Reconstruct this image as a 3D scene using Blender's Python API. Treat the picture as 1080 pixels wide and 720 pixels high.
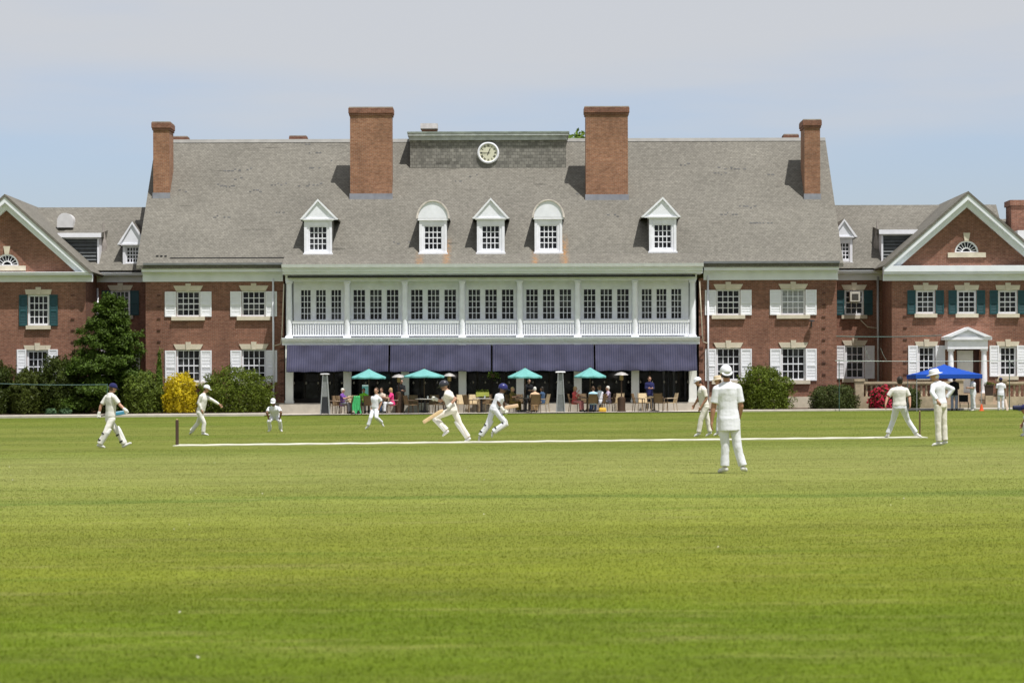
import bpy, bmesh, math, random
import numpy as np
from mathutils import Vector, Matrix, noise as mnoise

# ---------------------------------------------------------------- scene, camera, light
for o in list(bpy.data.objects):
    bpy.data.objects.remove(o)
scene = bpy.context.scene
C = scene.collection
R = math.radians
F = 3000.0            # focal length in photo pixels (100 mm on 36 mm)
HOR = 420.0           # horizon row
CAMH = 1.35
ROLL = 0.003

cam_d = bpy.data.cameras.new('camera')
cam = bpy.data.objects.new('camera', cam_d)
C.objects.link(cam)
cam.location = (0, 0, CAMH)
cam.rotation_euler = (Matrix.Rotation(R(90), 4, 'X') @ Matrix.Rotation(-ROLL, 4, 'Z')).to_euler()
cam_d.lens = 100
cam_d.sensor_width = 36
cam_d.sensor_fit = 'HORIZONTAL'
cam_d.shift_y = 60 / 1080
cam_d.clip_end = 5000
cam_d.dof.use_dof = True
cam_d.dof.focus_distance = 90
cam_d.dof.aperture_fstop = 5.0
scene.camera = cam

SUN_TO = Vector((1.05, -1.27, 3.9)).normalized()     # towards the sun
world = bpy.data.worlds.new('World')
scene.world = world
world.use_nodes = True
wn, wl = world.node_tree.nodes, world.node_tree.links
wn.clear()
w_out = wn.new('ShaderNodeOutputWorld')
w_bg = wn.new('ShaderNodeBackground')
w_bg.inputs['Strength'].default_value = 0.085
sky = wn.new('ShaderNodeTexSky')
sky.sky_type = 'NISHITA'
sky.sun_disc = False
sky.sun_elevation = math.asin(SUN_TO.z)
sky.sun_rotation = math.atan2(SUN_TO.x, SUN_TO.y)
sky.air_density = 1.0
sky.dust_density = 1.5
sky.ozone_density = 1.5
# thin high cloud: a veil that begins a few degrees above the roofs
tc = wn.new('ShaderNodeTexCoord')
sep = wn.new('ShaderNodeSeparateXYZ')
wl.new(tc.outputs['Generated'], sep.inputs[0])
mp = wn.new('ShaderNodeMapping')
mp.inputs['Scale'].default_value = (3.0, 3.0, 22.0)
wl.new(tc.outputs['Generated'], mp.inputs[0])
nz = wn.new('ShaderNodeTexNoise')
nz.inputs['Scale'].default_value = 1.6
nz.inputs['Detail'].default_value = 5
wl.new(mp.outputs[0], nz.inputs['Vector'])
ma = wn.new('ShaderNodeMath'); ma.operation = 'MULTIPLY_ADD'
ma.inputs[1].default_value = 0.08; ma.inputs[2].default_value = -0.04
wl.new(nz.outputs['Fac'], ma.inputs[0])
mb_ = wn.new('ShaderNodeMath'); mb_.operation = 'ADD'
wl.new(sep.outputs['Z'], mb_.inputs[0]); wl.new(ma.outputs[0], mb_.inputs[1])
mr = wn.new('ShaderNodeMapRange'); mr.interpolation_type = 'SMOOTHSTEP'
mr.inputs['From Min'].default_value = 0.080; mr.inputs['From Max'].default_value = 0.132
mr.inputs['To Min'].default_value = 0.10; mr.inputs['To Max'].default_value = 0.93
wl.new(mb_.outputs[0], mr.inputs['Value'])
mix = wn.new('ShaderNodeMix'); mix.data_type = 'RGBA'
wl.new(mr.outputs[0], mix.inputs['Factor'])
SKYGAIN = wn.new('ShaderNodeMix'); SKYGAIN.data_type = 'RGBA'; SKYGAIN.blend_type = 'MULTIPLY'
SKYGAIN.inputs['Factor'].default_value = 1.0
SKYGAIN.inputs['B'].default_value = (1.05, 1.05, 1.22, 1)
wl.new(sky.outputs[0], SKYGAIN.inputs['A'])
wl.new(SKYGAIN.outputs['Result'], mix.inputs['A'])
mix.inputs['B'].default_value = (4.95, 5.08, 5.32, 1)
wl.new(mix.outputs['Result'], w_bg.inputs['Color'])
wl.new(w_bg.outputs[0], w_out.inputs[0])

sun_d = bpy.data.lights.new('sun', 'SUN')
sun = bpy.data.objects.new('sun', sun_d)
C.objects.link(sun)
sun.location = (60, -60, 120)
sun.rotation_euler = SUN_TO.to_track_quat('Z', 'Y').to_euler()
sun_d.energy = 3.6
sun_d.angle = R(0.6)
sun_d.color = (1.0, 0.965, 0.92)
scene.view_settings.view_transform = 'Standard'
scene.view_settings.look = 'None'
scene.view_settings.gamma = 1
scene.view_settings.exposure = 0.55

rnd = random.Random(7)

# ---------------------------------------------------------------- helpers
def px(x, y, Y):
    """a photo pixel at depth Y -> world X, Z"""
    yy = y + ROLL * (x - 540)
    xx = x - ROLL * (y - HOR)
    return (xx - 540) * Y / F, CAMH + (HOR - yy) * Y / F

def ground(x, y):
    y = min(max(y, 0.0), 150.0)
    if y < 79: s = .005 + .004 * max(0, (y - 40) / 39)
    else: s = .009 - .0038 * min(1, (y - 79) / 68)
    x = min(max(x, -60.0), 60.0)
    return s * x + .59 * (y / 147) ** 3

def onground(x, y):
    """photo pixel on the lawn -> X, Y, Z"""
    lo, hi = 8.0, 150.0
    for _ in range(60):
        m = .5 * (lo + hi)
        X, Z = px(x, y, m)
        if Z > ground(X, m): lo = m
        else: hi = m
    X, Z = px(x, y, lo)
    return X, lo, ground(X, lo)

class M:
    def __init__(s):
        s.v = []; s.f = []
    def add(s, vs, fs):
        n = len(s.v)
        s.v += [tuple(v) for v in vs]
        s.f += [tuple(i + n for i in f) for f in fs]
        return s
    def box(s, x0, x1, y0, y1, z0, z1):
        v = [(x, y, z) for z in (z0, z1) for y in (y0, y1) for x in (x0, x1)]
        return s.add(v, [(0, 2, 3, 1), (4, 5, 7, 6), (0, 1, 5, 4), (1, 3, 7, 5), (3, 2, 6, 7), (2, 0, 4, 6)])
    def prism(s, pts, y0, y1):
        """polygon of (x, z) extruded along y"""
        n = len(pts)
        v = [(x, y0, z) for x, z in pts] + [(x, y1, z) for x, z in pts]
        f = [tuple(range(n)), tuple(range(2 * n - 1, n - 1, -1))]
        f += [(i, i + n, (i + 1) % n + n, (i + 1) % n) for i in range(n)]
        return s.add(v, f)
    def prismx(s, pts, x0, x1):
        """polygon of (y, z) extruded along x"""
        n = len(pts)
        v = [(x0, y, z) for y, z in pts] + [(x1, y, z) for y, z in pts]
        f = [tuple(range(n - 1, -1, -1)), tuple(range(n, 2 * n))]
        f += [(i, (i + 1) % n, (i + 1) % n + n, i + n) for i in range(n)]
        return s.add(v, f)
    def loft(s, rings, cap=True):
        n = len(rings[0]); v = []; f = []
        for r in rings: v += [tuple(p) for p in r]
        for k in range(len(rings) - 1):
            for i in range(n):
                j = (i + 1) % n
                f.append((k * n + i, k * n + j, (k + 1) * n + j, (k + 1) * n + i))
        if cap:
            f.append(tuple(range(n - 1, -1, -1)))
            b = (len(rings) - 1) * n
            f.append(tuple(range(b, b + n)))
        return s.add(v, f)
    def tube(s, pts, rad, n=10, cap=True):
        """rings along a list of points; rad a number or a list"""
        pts = [Vector(p) for p in pts]
        if not hasattr(rad, '__len__'): rad = [rad] * len(pts)
        rings = []
        ref = None
        for i, p in enumerate(pts):
            a = pts[max(0, i - 1)]; b = pts[min(len(pts) - 1, i + 1)]
            d = (b - a).normalized()
            if ref is None:
                ref = Vector((0, 0, 1)) if abs(d.z) < .9 else Vector((1, 0, 0))
            u = d.cross(ref)
            if u.length < 1e-5: u = d.orthogonal()
            u.normalize(); w = u.cross(d)
            rings.append([p + (u * math.cos(t) + w * math.sin(t)) * rad[i] for t in [2 * math.pi * k / n for k in range(n)]])
        return s.loft(rings, cap)
    def ell(s, c, rx, ry, rz, n=14, m=9, mat=None):
        """ellipsoid; mat an optional 3x3 orientation"""
        c = Vector(c); v = []; f = []
        for j in range(m + 1):
            ph = math.pi * j / m
            for i in range(n):
                t = 2 * math.pi * i / n
                p = Vector((rx * math.sin(ph) * math.cos(t), ry * math.sin(ph) * math.sin(t), rz * math.cos(ph)))
                if mat is not None: p = mat @ p
                v.append(c + p)
        for j in range(m):
            for i in range(n):
                k = (i + 1) % n
                f.append((j * n + i, (j + 1) * n + i, (j + 1) * n + k, j * n + k))
        return s.add(v, f)
    def caps(s, a, b, ra, rb, n=12):
        """tapered capsule"""
        s.tube([a, b], [ra, rb], n)
        s.ell(a, ra, ra, ra, n, 8); s.ell(b, rb, rb, rb, n, 8)
        return s
    def lathe(s, prof, c, n=16):
        """(r, z) profile about the vertical through c"""
        return s.loft([[(c[0] + r * math.cos(2 * math.pi * k / n), c[1] + r * math.sin(2 * math.pi * k / n), c[2] + z) for k in range(n)] for r, z in prof])
    def quad(s, a, b, c, d):
        return s.add([a, b, c, d], [(0, 1, 2, 3)])
    def mesh(s, name, smooth=False, origin=(0, 0, 0), fix=True):
        me = bpy.data.meshes.new(name)
        ox, oy, oz = origin
        me.from_pydata([(x - ox, y - oy, z - oz) for x, y, z in s.v], [], s.f)
        if fix:
            bm = bmesh.new(); bm.from_mesh(me)
            bmesh.ops.remove_doubles(bm, verts=bm.verts, dist=1e-5)
            bmesh.ops.recalc_face_normals(bm, faces=bm.faces)
            bm.to_mesh(me); bm.free()
        if smooth:
            me.shade_smooth()
        return me

def children_origin(o):
    t = Vector((0, 0, 0))
    while o is not None:
        t = t + o.location; o = o.parent
    return t

def obj(name, geo, material=None, parent=None, smooth=False, bevel=0, fix=True, origin=None):
    """one mesh object from world-space geometry"""
    if isinstance(geo, M):
        org = Vector(origin) if origin else (children_origin(parent) if parent else Vector((0, 0, 0)))
        me = geo.mesh(name, smooth, org, fix)
        o = bpy.data.objects.new(name, me)
        o.location = org - (children_origin(parent) if parent else Vector((0, 0, 0)))
    else:
        o = bpy.data.objects.new(name, geo)
    C.objects.link(o)
    if material is not None and not o.data.materials:
        o.data.materials.append(material)
    if parent is not None: o.parent = parent
    if bevel:
        b = o.modifiers.new('bevel', 'BEVEL'); b.width = bevel; b.segments = 2; b.limit_method = 'ANGLE'
    return o

def merge(o, geo, material):
    """add more faces with another material to an object's own mesh"""
    org = children_origin(o)
    bm = bmesh.new(); bm.from_mesh(o.data)
    me2 = geo.mesh('tmp', origin=org)
    n0 = len(bm.faces); bm.from_mesh(me2); bm.faces.ensure_lookup_table()
    o.data.materials.append(material); k = len(o.data.materials) - 1
    for f in bm.faces[n0:]: f.material_index = k
    bm.to_mesh(o.data); bm.free(); bpy.data.meshes.remove(me2)

def tag(o, label=None, cat=None, group=None, kind=None):
    if label: o['label'] = label
    if cat: o['category'] = cat
    if group: o['group'] = group
    if kind: o['kind'] = kind
    return o

def thing(name, loc, label, cat, group=None):
    o = bpy.data.objects.new(name, None)
    C.objects.link(o); o.location = loc
    o.empty_display_size = .3
    return tag(o, label, cat, group)

def copy_tree(o, parent=None):
    c = o.copy(); C.objects.link(c); c.parent = parent
    for ch in list(o.children): copy_tree(ch, c)
    return c

# ---------------------------------------------------------------- materials
MATS = {}
def nodes_of(m):
    nt = m.node_tree
    return nt.nodes, nt.links, nt.nodes['Principled BSDF']

def mat(name, col, rough=.7, var=.10, scale=4.0, bump=0.0, bscale=40.0, metal=0.0, spec=.4, island=0.0, detail=4, coat=0.0, sheen=0, trans=0):
    if name in MATS: return MATS[name]
    m = bpy.data.materials.new(name); m.use_nodes = True
    n, l, p = nodes_of(m)
    p.inputs['Roughness'].default_value = rough
    p.inputs['Metallic'].default_value = metal
    p.inputs['Specular IOR Level'].default_value = spec
    t = n.new('ShaderNodeTexCoord')
    z = n.new('ShaderNodeTexNoise'); z.inputs['Scale'].default_value = scale; z.inputs['Detail'].default_value = detail
    l.new(t.outputs['Object'], z.inputs['Vector'])
    r = n.new('ShaderNodeValToRGB')
    c = Vector(col)
    r.color_ramp.elements[0].position = .3; r.color_ramp.elements[1].position = .7
    r.color_ramp.elements[0].color = (*[max(0, k * (1 - var)) for k in c], 1)
    r.color_ramp.elements[1].color = (*[min(1, k * (1 + var)) for k in c], 1)
    l.new(z.outputs['Fac'], r.inputs[0])
    colout = r.outputs[0]
    if island:
        g = n.new('ShaderNodeNewGeometry')
        hv = n.new('ShaderNodeHueSaturation')
        mr = n.new('ShaderNodeMapRange')
        mr.inputs['To Min'].default_value = 1 - island; mr.inputs['To Max'].default_value = 1 + island
        l.new(g.outputs['Random Per Island'], mr.inputs['Value'])
        l.new(mr.outputs[0], hv.inputs['Value'])
        l.new(colout, hv.inputs['Color']); colout = hv.outputs[0]
    l.new(colout, p.inputs['Base Color'])
    if sheen: p.inputs['Sheen Weight'].default_value = sheen
    if bump:
        z2 = n.new('ShaderNodeTexNoise'); z2.inputs['Scale'].default_value = bscale; z2.inputs['Detail'].default_value = 3
        l.new(t.outputs['Object'], z2.inputs['Vector'])
        b = n.new('ShaderNodeBump'); b.inputs['Strength'].default_value = bump; b.inputs['Distance'].default_value = .02
        l.new(z2.outputs['Fac'], b.inputs['Height']); l.new(b.outputs[0], p.inputs['Normal'])
    if trans:
        p.inputs['Specular IOR Level'].default_value = min(spec, .2)
        # thin leaves and cloth let some light through
        tr = n.new('ShaderNodeBsdfTranslucent'); l.new(colout, tr.inputs['Color'])
        ms = n.new('ShaderNodeMixShader'); ms.inputs[0].default_value = trans
        l.new(p.outputs[0], ms.inputs[1]); l.new(tr.outputs[0], ms.inputs[2])
        l.new(ms.outputs[0], n['Material Output'].inputs['Surface'])
    MATS[name] = m
    return m

def wall_uv(n, l, vscale=1.0):
    """(along the wall, up) coordinates for any wall or roof slope"""
    t = n.new('ShaderNodeTexCoord'); g = n.new('ShaderNodeNewGeometry')
    s = n.new('ShaderNodeSeparateXYZ'); l.new(t.outputs['Object'], s.inputs[0])
    sn = n.new('ShaderNodeSeparateXYZ'); l.new(g.outputs['True Normal'], sn.inputs[0])
    ax = n.new('ShaderNodeMath'); ax.operation = 'ABSOLUTE'; l.new(sn.outputs['X'], ax.inputs[0])
    ay = n.new('ShaderNodeMath'); ay.operation = 'ABSOLUTE'; l.new(sn.outputs['Y'], ay.inputs[0])
    gt = n.new('ShaderNodeMath'); gt.operation = 'GREATER_THAN'; l.new(ax.outputs[0], gt.inputs[0]); l.new(ay.outputs[0], gt.inputs[1])
    mx = n.new('ShaderNodeMix'); mx.data_type = 'FLOAT'
    l.new(gt.outputs[0], mx.inputs['Factor']); l.new(s.outputs['X'], mx.inputs['A']); l.new(s.outputs['Y'], mx.inputs['B'])
    vs = n.new('ShaderNodeMath'); vs.operation = 'MULTIPLY'; vs.inputs[1].default_value = vscale; l.new(s.outputs['Z'], vs.inputs[0])
    cb = n.new('ShaderNodeCombineXYZ'); l.new(mx.outputs['Result'], cb.inputs[0]); l.new(vs.outputs[0], cb.inputs[1])
    return cb.outputs[0], t.outputs['Object'], s

def brick_mat(name, c1, c2, mortar, rough=.85, dirt=.25):
    m = bpy.data.materials.new(name); m.use_nodes = True
    n, l, p = nodes_of(m)
    uv, oc, _ = wall_uv(n, l)
    b = n.new('ShaderNodeTexBrick')
    b.inputs['Scale'].default_value = 1.0
    b.inputs['Brick Width'].default_value = .22; b.inputs['Row Height'].default_value = .075
    b.inputs['Mortar Size'].default_value = .007; b.inputs['Mortar Smooth'].default_value = .2
    b.inputs['Bias'].default_value = -.1
    b.inputs['Color1'].default_value = (*c1, 1); b.inputs['Color2'].default_value = (*c2, 1); b.inputs['Mortar'].default_value = (*mortar, 1)
    l.new(uv, b.inputs['Vector'])
    z = n.new('ShaderNodeTexNoise'); z.inputs['Scale'].default_value = .55; z.inputs['Detail'].default_value = 6; z.inputs['Roughness'].default_value = .65
    l.new(oc, z.inputs['Vector'])
    mr = n.new('ShaderNodeMapRange'); mr.inputs['From Min'].default_value = .3; mr.inputs['From Max'].default_value = .7
    mr.inputs['To Min'].default_value = 1 - dirt; mr.inputs['To Max'].default_value = 1 + dirt
    l.new(z.outputs['Fac'], mr.inputs['Value'])
    # every brick also a little different: noise stretched to brick size
    z3 = n.new('ShaderNodeTexNoise'); z3.inputs['Scale'].default_value = 6; z3.inputs['Detail'].default_value = 2
    l.new(oc, z3.inputs['Vector'])
    mr3 = n.new('ShaderNodeMapRange'); mr3.inputs['From Min'].default_value = .3; mr3.inputs['From Max'].default_value = .7
    mr3.inputs['To Min'].default_value = .82; mr3.inputs['To Max'].default_value = 1.18
    l.new(z3.outputs['Fac'], mr3.inputs['Value'])
    mm = n.new('ShaderNodeMath'); mm.operation = 'MULTIPLY'; l.new(mr.outputs[0], mm.inputs[0]); l.new(mr3.outputs[0], mm.inputs[1])
    hv = n.new('ShaderNodeHueSaturation'); l.new(b.outputs['Color'], hv.inputs['Color']); l.new(mm.outputs[0], hv.inputs['Value'])
    l.new(hv.outputs[0], p.inputs['Base Color'])
    p.inputs['Roughness'].default_value = rough; p.inputs['Specular IOR Level'].default_value = .25
    bp = n.new('ShaderNodeBump'); bp.inputs['Strength'].default_value = .4; bp.inputs['Distance'].default_value = .01; bp.invert = True
    l.new(b.outputs['Fac'], bp.inputs['Height']); l.new(bp.outputs[0], p.inputs['Normal'])
    MATS[name] = m
    return m

def slate_mat(name, c1, c2, w=.17, h=.135, vscale=1.52, stains=None, streak=.4):
    m = bpy.data.materials.new(name); m.use_nodes = True
    n, l, p = nodes_of(m)
    uv, oc, sep_ = wall_uv(n, l, vscale)
    b = n.new('ShaderNodeTexBrick')
    b.inputs['Scale'].default_value = 1.0
    b.inputs['Brick Width'].default_value = w; b.inputs['Row Height'].default_value = h
    b.inputs['Mortar Size'].default_value = .012; b.inputs['Mortar Smooth'].default_value = .3
    b.inputs['Bias'].default_value = 0
    b.inputs['Color1'].default_value = (*c1, 1); b.inputs['Color2'].default_value = (*c2, 1)
    b.inputs['Mortar'].default_value = (*[k * .78 for k in c1], 1)
    l.new(uv, b.inputs['Vector'])
    # broad weathering
    z = n.new('ShaderNodeTexNoise'); z.inputs['Scale'].default_value = .25; z.inputs['Detail'].default_value = 7; z.inputs['Roughness'].default_value = .6
    l.new(oc, z.inputs['Vector'])
    mr = n.new('ShaderNodeMapRange'); mr.inputs['From Min'].default_value = .3; mr.inputs['From Max'].default_value = .7
    mr.inputs['To Min'].default_value = .86; mr.inputs['To Max'].default_value = 1.14
    l.new(z.outputs['Fac'], mr.inputs['Value'])
    z5 = n.new('ShaderNodeTexNoise'); z5.inputs['Scale'].default_value = 5.0; z5.inputs['Detail'].default_value = 3
    l.new(uv, z5.inputs['Vector'])
    mr5 = n.new('ShaderNodeMapRange'); mr5.inputs['From Min'].default_value = .3; mr5.inputs['From Max'].default_value = .7
    mr5.inputs['To Min'].default_value = .86; mr5.inputs['To Max'].default_value = 1.14
    l.new(z5.outputs['Fac'], mr5.inputs['Value'])
    mm0 = n.new('ShaderNodeMath'); mm0.operation = 'MULTIPLY'; l.new(mr.outputs[0], mm0.inputs[0]); l.new(mr5.outputs[0], mm0.inputs[1])
    # rows of slipped, darker slates: thin streaks along the courses
    mp1 = n.new('ShaderNodeMapping'); mp1.inputs['Scale'].default_value = (.28, 2.3, 1)
    l.new(uv, mp1.inputs[0])
    z2 = n.new('ShaderNodeTexNoise'); z2.inputs['Scale'].default_value = 1.0; z2.inputs['Detail'].default_value = 2
    l.new(mp1.outputs[0], z2.inputs['Vector'])
    mr2 = n.new('ShaderNodeMapRange'); mr2.inputs['From Min'].default_value = .69; mr2.inputs['From Max'].default_value = .74
    mr2.inputs['To Min'].default_value = 1; mr2.inputs['To Max'].default_value = 1 - streak
    l.new(z2.outputs['Fac'], mr2.inputs['Value'])
    mm = n.new('ShaderNodeMath'); mm.operation = 'MULTIPLY'; l.new(mm0.outputs[0], mm.inputs[0]); l.new(mr2.outputs[0], mm.inputs[1])
    hv = n.new('ShaderNodeHueSaturation'); l.new(b.outputs['Color'], hv.inputs['Color']); l.new(mm.outputs[0], hv.inputs['Value'])
    col = hv.outputs[0]
    if stains:
        # rust that has run down from the dormer sides: (x, half width, z top, z bottom) in object space
        acc = None
        for (x0, hw, zt, zb) in stains:
            dx = n.new('ShaderNodeMath'); dx.operation = 'SUBTRACT'; dx.inputs[1].default_value = x0; l.new(sep_.outputs['X'], dx.inputs[0])
            ab = n.new('ShaderNodeMath'); ab.operation = 'ABSOLUTE'; l.new(dx.outputs[0], ab.inputs[0])
            a1 = n.new('ShaderNodeMapRange'); a1.interpolation_type = 'SMOOTHSTEP'; a1.inputs['From Min'].default_value = hw * 1.3; a1.inputs['From Max'].default_value = 0
            l.new(ab.outputs[0], a1.inputs['Value'])
            a2 = n.new('ShaderNodeMapRange'); a2.inputs['From Min'].default_value = zt; a2.inputs['From Max'].default_value = zt - .7
            l.new(sep_.outputs['Z'], a2.inputs['Value'])
            a3 = n.new('ShaderNodeMapRange'); a3.inputs['From Min'].default_value = zb; a3.inputs['From Max'].default_value = zb + .5
            l.new(sep_.outputs['Z'], a3.inputs['Value'])
            m1 = n.new('ShaderNodeMath'); m1.operation = 'MULTIPLY'; l.new(a1.outputs[0], m1.inputs[0]); l.new(a2.outputs[0], m1.inputs[1])
            m2 = n.new('ShaderNodeMath'); m2.operation = 'MULTIPLY'; l.new(m1.outputs[0], m2.inputs[0]); l.new(a3.outputs[0], m2.inputs[1])
            if acc is None: acc = m2
            else:
                q = n.new('ShaderNodeMath'); q.operation = 'ADD'; q.use_clamp = True
                l.new(acc.outputs[0], q.inputs[0]); l.new(m2.outputs[0], q.inputs[1]); acc = q
        mps = n.new('ShaderNodeMapping'); mps.inputs['Scale'].default_value = (7, 7, .9); l.new(oc, mps.inputs[0])
        zs_ = n.new('ShaderNodeTexNoise'); zs_.inputs['Scale'].default_value = 1.0; zs_.inputs['Detail'].default_value = 4; l.new(mps.outputs[0], zs_.inputs['Vector'])
        ms_ = n.new('ShaderNodeMapRange'); ms_.inputs['From Min'].default_value = .35; ms_.inputs['From Max'].default_value = .65; ms_.inputs['To Max'].default_value = .8; l.new(zs_.outputs['Fac'], ms_.inputs['Value'])
        zz = n.new('ShaderNodeMath'); zz.operation = 'MULTIPLY'; l.new(acc.outputs[0], zz.inputs[0]); l.new(ms_.outputs[0], zz.inputs[1])
        mxs = n.new('ShaderNodeMix'); mxs.data_type = 'RGBA'; l.new(zz.outputs[0], mxs.inputs['Factor'])
        l.new(col, mxs.inputs['A']); mxs.inputs['B'].default_value = (.34, .165, .05, 1); col = mxs.outputs['Result']
    l.new(col, p.inputs['Base Color'])
    p.inputs['Roughness'].default_value = .8; p.inputs['Specular IOR Level'].default_value = .3
    bp = n.new('ShaderNodeBump'); bp.inputs['Strength'].default_value = .35; bp.inputs['Distance'].default_value = .015; bp.invert = True
    l.new(b.outputs['Fac'], bp.inputs['Height']); l.new(bp.outputs[0], p.inputs['Normal'])
    MATS[name] = m
    return m

brick = brick_mat('red_brick', (.240, .108, .070), (.172, .072, .047), (.26, .195, .155), dirt=.26)
brick_ch = brick_mat('orange_brick', (.315, .158, .092), (.235, .105, .060), (.31, .24, .185), dirt=.26)
paint = mat('white_paint', (.82, .83, .885), .5, .07, 3.0)
cornice_p = mat('cornice_paint', (.78, .81, .865), .55, .06, 1.5)
stone = mat('limestone', (.60, .54, .43), .85, .12, 3.0, .3, 30)
shutter_w = mat('white_shutter', (.82, .83, .87), .5, .04, 3)
shutter_t = mat('teal_shutter', (.012, .062, .072), .5, .2, 3)
pane_m = mat('window_glass', (.008, .009, .011), .08, .6, 1.2, spec=.22)
_n, _l, _p = nodes_of(pane_m)
_oi = _n.new('ShaderNodeObjectInfo'); _t = _n.new('ShaderNodeTexCoord'); _v = _n.new('ShaderNodeVectorMath'); _v.operation = 'ADD'
_sc = _n.new('ShaderNodeVectorMath'); _sc.operation = 'SCALE'; _sc.inputs['Scale'].default_value = 3.1
_l.new(_oi.outputs['Location'], _sc.inputs[0]); _l.new(_t.outputs['Object'], _v.inputs[0]); _l.new(_sc.outputs[0], _v.inputs[1])
_z = _n.new('ShaderNodeTexNoise'); _z.inputs['Scale'].default_value = 1.1; _z.inputs['Detail'].default_value = 4; _l.new(_v.outputs[0], _z.inputs['Vector'])
_r = _n.new('ShaderNodeValToRGB'); _e = _r.color_ramp.elements
_e[0].position = .50; _e[0].color = (.006, .007, .009, 1); _e[1].position = .80; _e[1].color = (.11, .115, .12, 1)
_l.new(_z.outputs['Fac'], _r.inputs[0]); _l.new(_r.outputs[0], _p.inputs['Base Color'])
curtain_m = mat('pale_blind', (.30, .31, .32), .4, .3, 6)
lead = mat('lead_flashing', (.26, .27, .31), .6, .15, 3)
dark = mat('dark_metal', (.025, .025, .028), .5, .2, 5)
concrete = mat('concrete', (.46, .42, .36), .9, .12, 2.5, .2, 25)
soil = mat('soil', (.10, .065, .045), .95, .3, 3, .6, 12)
# ---------------------------------------------------------------- the setting: ground
def sheet(name, x0, x1, y0, y1, lift, material, kind='structure', nx=40, ny=8):
    """a thin sheet following the ground"""
    m = M(); v = []; f = []
    for j in range(ny + 1):
        for i in range(nx + 1):
            x = x0 + (x1 - x0) * i / nx; y = y0 + (y1 - y0) * j / ny
            v.append((x, y, ground(x, y) + lift))
    for j in range(ny):
        for i in range(nx):
            a = j * (nx + 1) + i
            f.append((a, a + 1, a + nx + 2, a + nx + 1))
    m.add(v, f)
    o = obj(name, m, material, fix=False, smooth=True)
    return tag(o, kind=kind)

def lawn_colour(n, l, gain=1.0):
    """procedural turf colour in world space: mowing zones, wobbling edges, straw and greener patches"""
    t = n.new('ShaderNodeTexCoord')
    s = n.new('ShaderNodeSeparateXYZ'); l.new(t.outputs['Object'], s.inputs[0])
    def noise(scale, detail=4, sx=1, sy=1, rough=.55):
        mp = n.new('ShaderNodeMapping'); mp.inputs['Scale'].default_value = (sx, sy, 1)
        l.new(t.outputs['Object'], mp.inputs[0])
        z = n.new('ShaderNodeTexNoise'); z.inputs['Scale'].default_value = scale; z.inputs['Detail'].default_value = detail
        z.inputs['Roughness'].default_value = rough
        l.new(mp.outputs[0], z.inputs['Vector']); return z.outputs['Fac']
    def mrange(x, a, b, c, d, smooth=False):
        r = n.new('ShaderNodeMapRange'); r.inputs['From Min'].default_value = a; r.inputs['From Max'].default_value = b
        r.inputs['To Min'].default_value = c; r.inputs['To Max'].default_value = d
        if smooth: r.interpolation_type = 'SMOOTHSTEP'
        l.new(x, r.inputs['Value']); return r.outputs[0]
    def math2(op, a, b):
        q = n.new('ShaderNodeMath'); q.operation = op
        for k, x in enumerate((a, b)):
            if hasattr(x, 'is_linked'): l.new(x, q.inputs[k])
            else: q.inputs[k].default_value = x
        return q.outputs[0]
    wob = mrange(noise(.15, 5, 1, 1, .65), .3, .7, -1.2, 1.2)
    yy = math2('ADD', s.outputs['Y'], wob)
    yy = math2('ADD', yy, math2('MULTIPLY', s.outputs['X'], -.10))
    fac = mrange(yy, 0, 150, 0, 1)
    ramp = n.new('ShaderNodeValToRGB'); ramp.color_ramp.interpolation = 'LINEAR'
    G1 = (.096, .138, .006); G2 = (.144, .170, .014); G3 = (.182, .208, .040); G4 = (.128, .170, .028); G5 = (.140, .172, .030)
    FA = (.122, .146, .022); FB = (.144, .162, .030); FC = (.102, .134, .016)
    stops = [(0, G1), (14, G1), (17.5, G1), (21, G2), (30, (.168, .190, .026)), (37.6, G3), (38.0, G4), (39.0, G4), (39.4, G3), (52, (.190, .206, .052)),
             (66, (.172, .192, .046)), (72, G5), (77, FA), (81, FB), (86, FA), (91, FB), (97, FC), (103, FB), (110, FA), (116, FB), (122, FC), (132, FA), (142, FC)]
    er = ramp.color_ramp.elements
    while len(er) < len(stops): er.new(.5)
    for e, (y, c) in zip(er, stops):
        e.position = y / 150; e.color = (*[k * gain for k in c], 1)
    l.new(fac, ramp.inputs[0])
    straw = mrange(noise(.8, 8, .45, 1.7, .80), .49, .70, 0, .55, True)
    mx = n.new('ShaderNodeMix'); mx.data_type = 'RGBA'; l.new(straw, mx.inputs['Factor'])
    l.new(ramp.outputs[0], mx.inputs['A']); mx.inputs['B'].default_value = (.235 * gain, .222 * gain, .075 * gain, 1)
    green = mrange(noise(.45, 7, .4, 1.4, .75), .52, .72, 0, .6, True)
    mx2 = n.new('ShaderNodeMix'); mx2.data_type = 'RGBA'; l.new(green, mx2.inputs['Factor'])
    l.new(mx.outputs['Result'], mx2.inputs['A']); mx2.inputs['B'].default_value = (.088 * gain, .140 * gain, .010 * gain, 1)
    big = mrange(noise(.35, 6, .6, 1.2, .65), .3, .7, .84, 1.16)
    mid = mrange(noise(2.0, 6, .7, 1.5, .75), .25, .75, .80, 1.20)
    val = math2('MULTIPLY', big, mid)
    hv = n.new('ShaderNodeHueSaturation'); l.new(mx2.outputs['Result'], hv.inputs['Color']); l.new(val, hv.inputs['Value'])
    return hv.outputs[0], noise, mrange, math2

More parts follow.
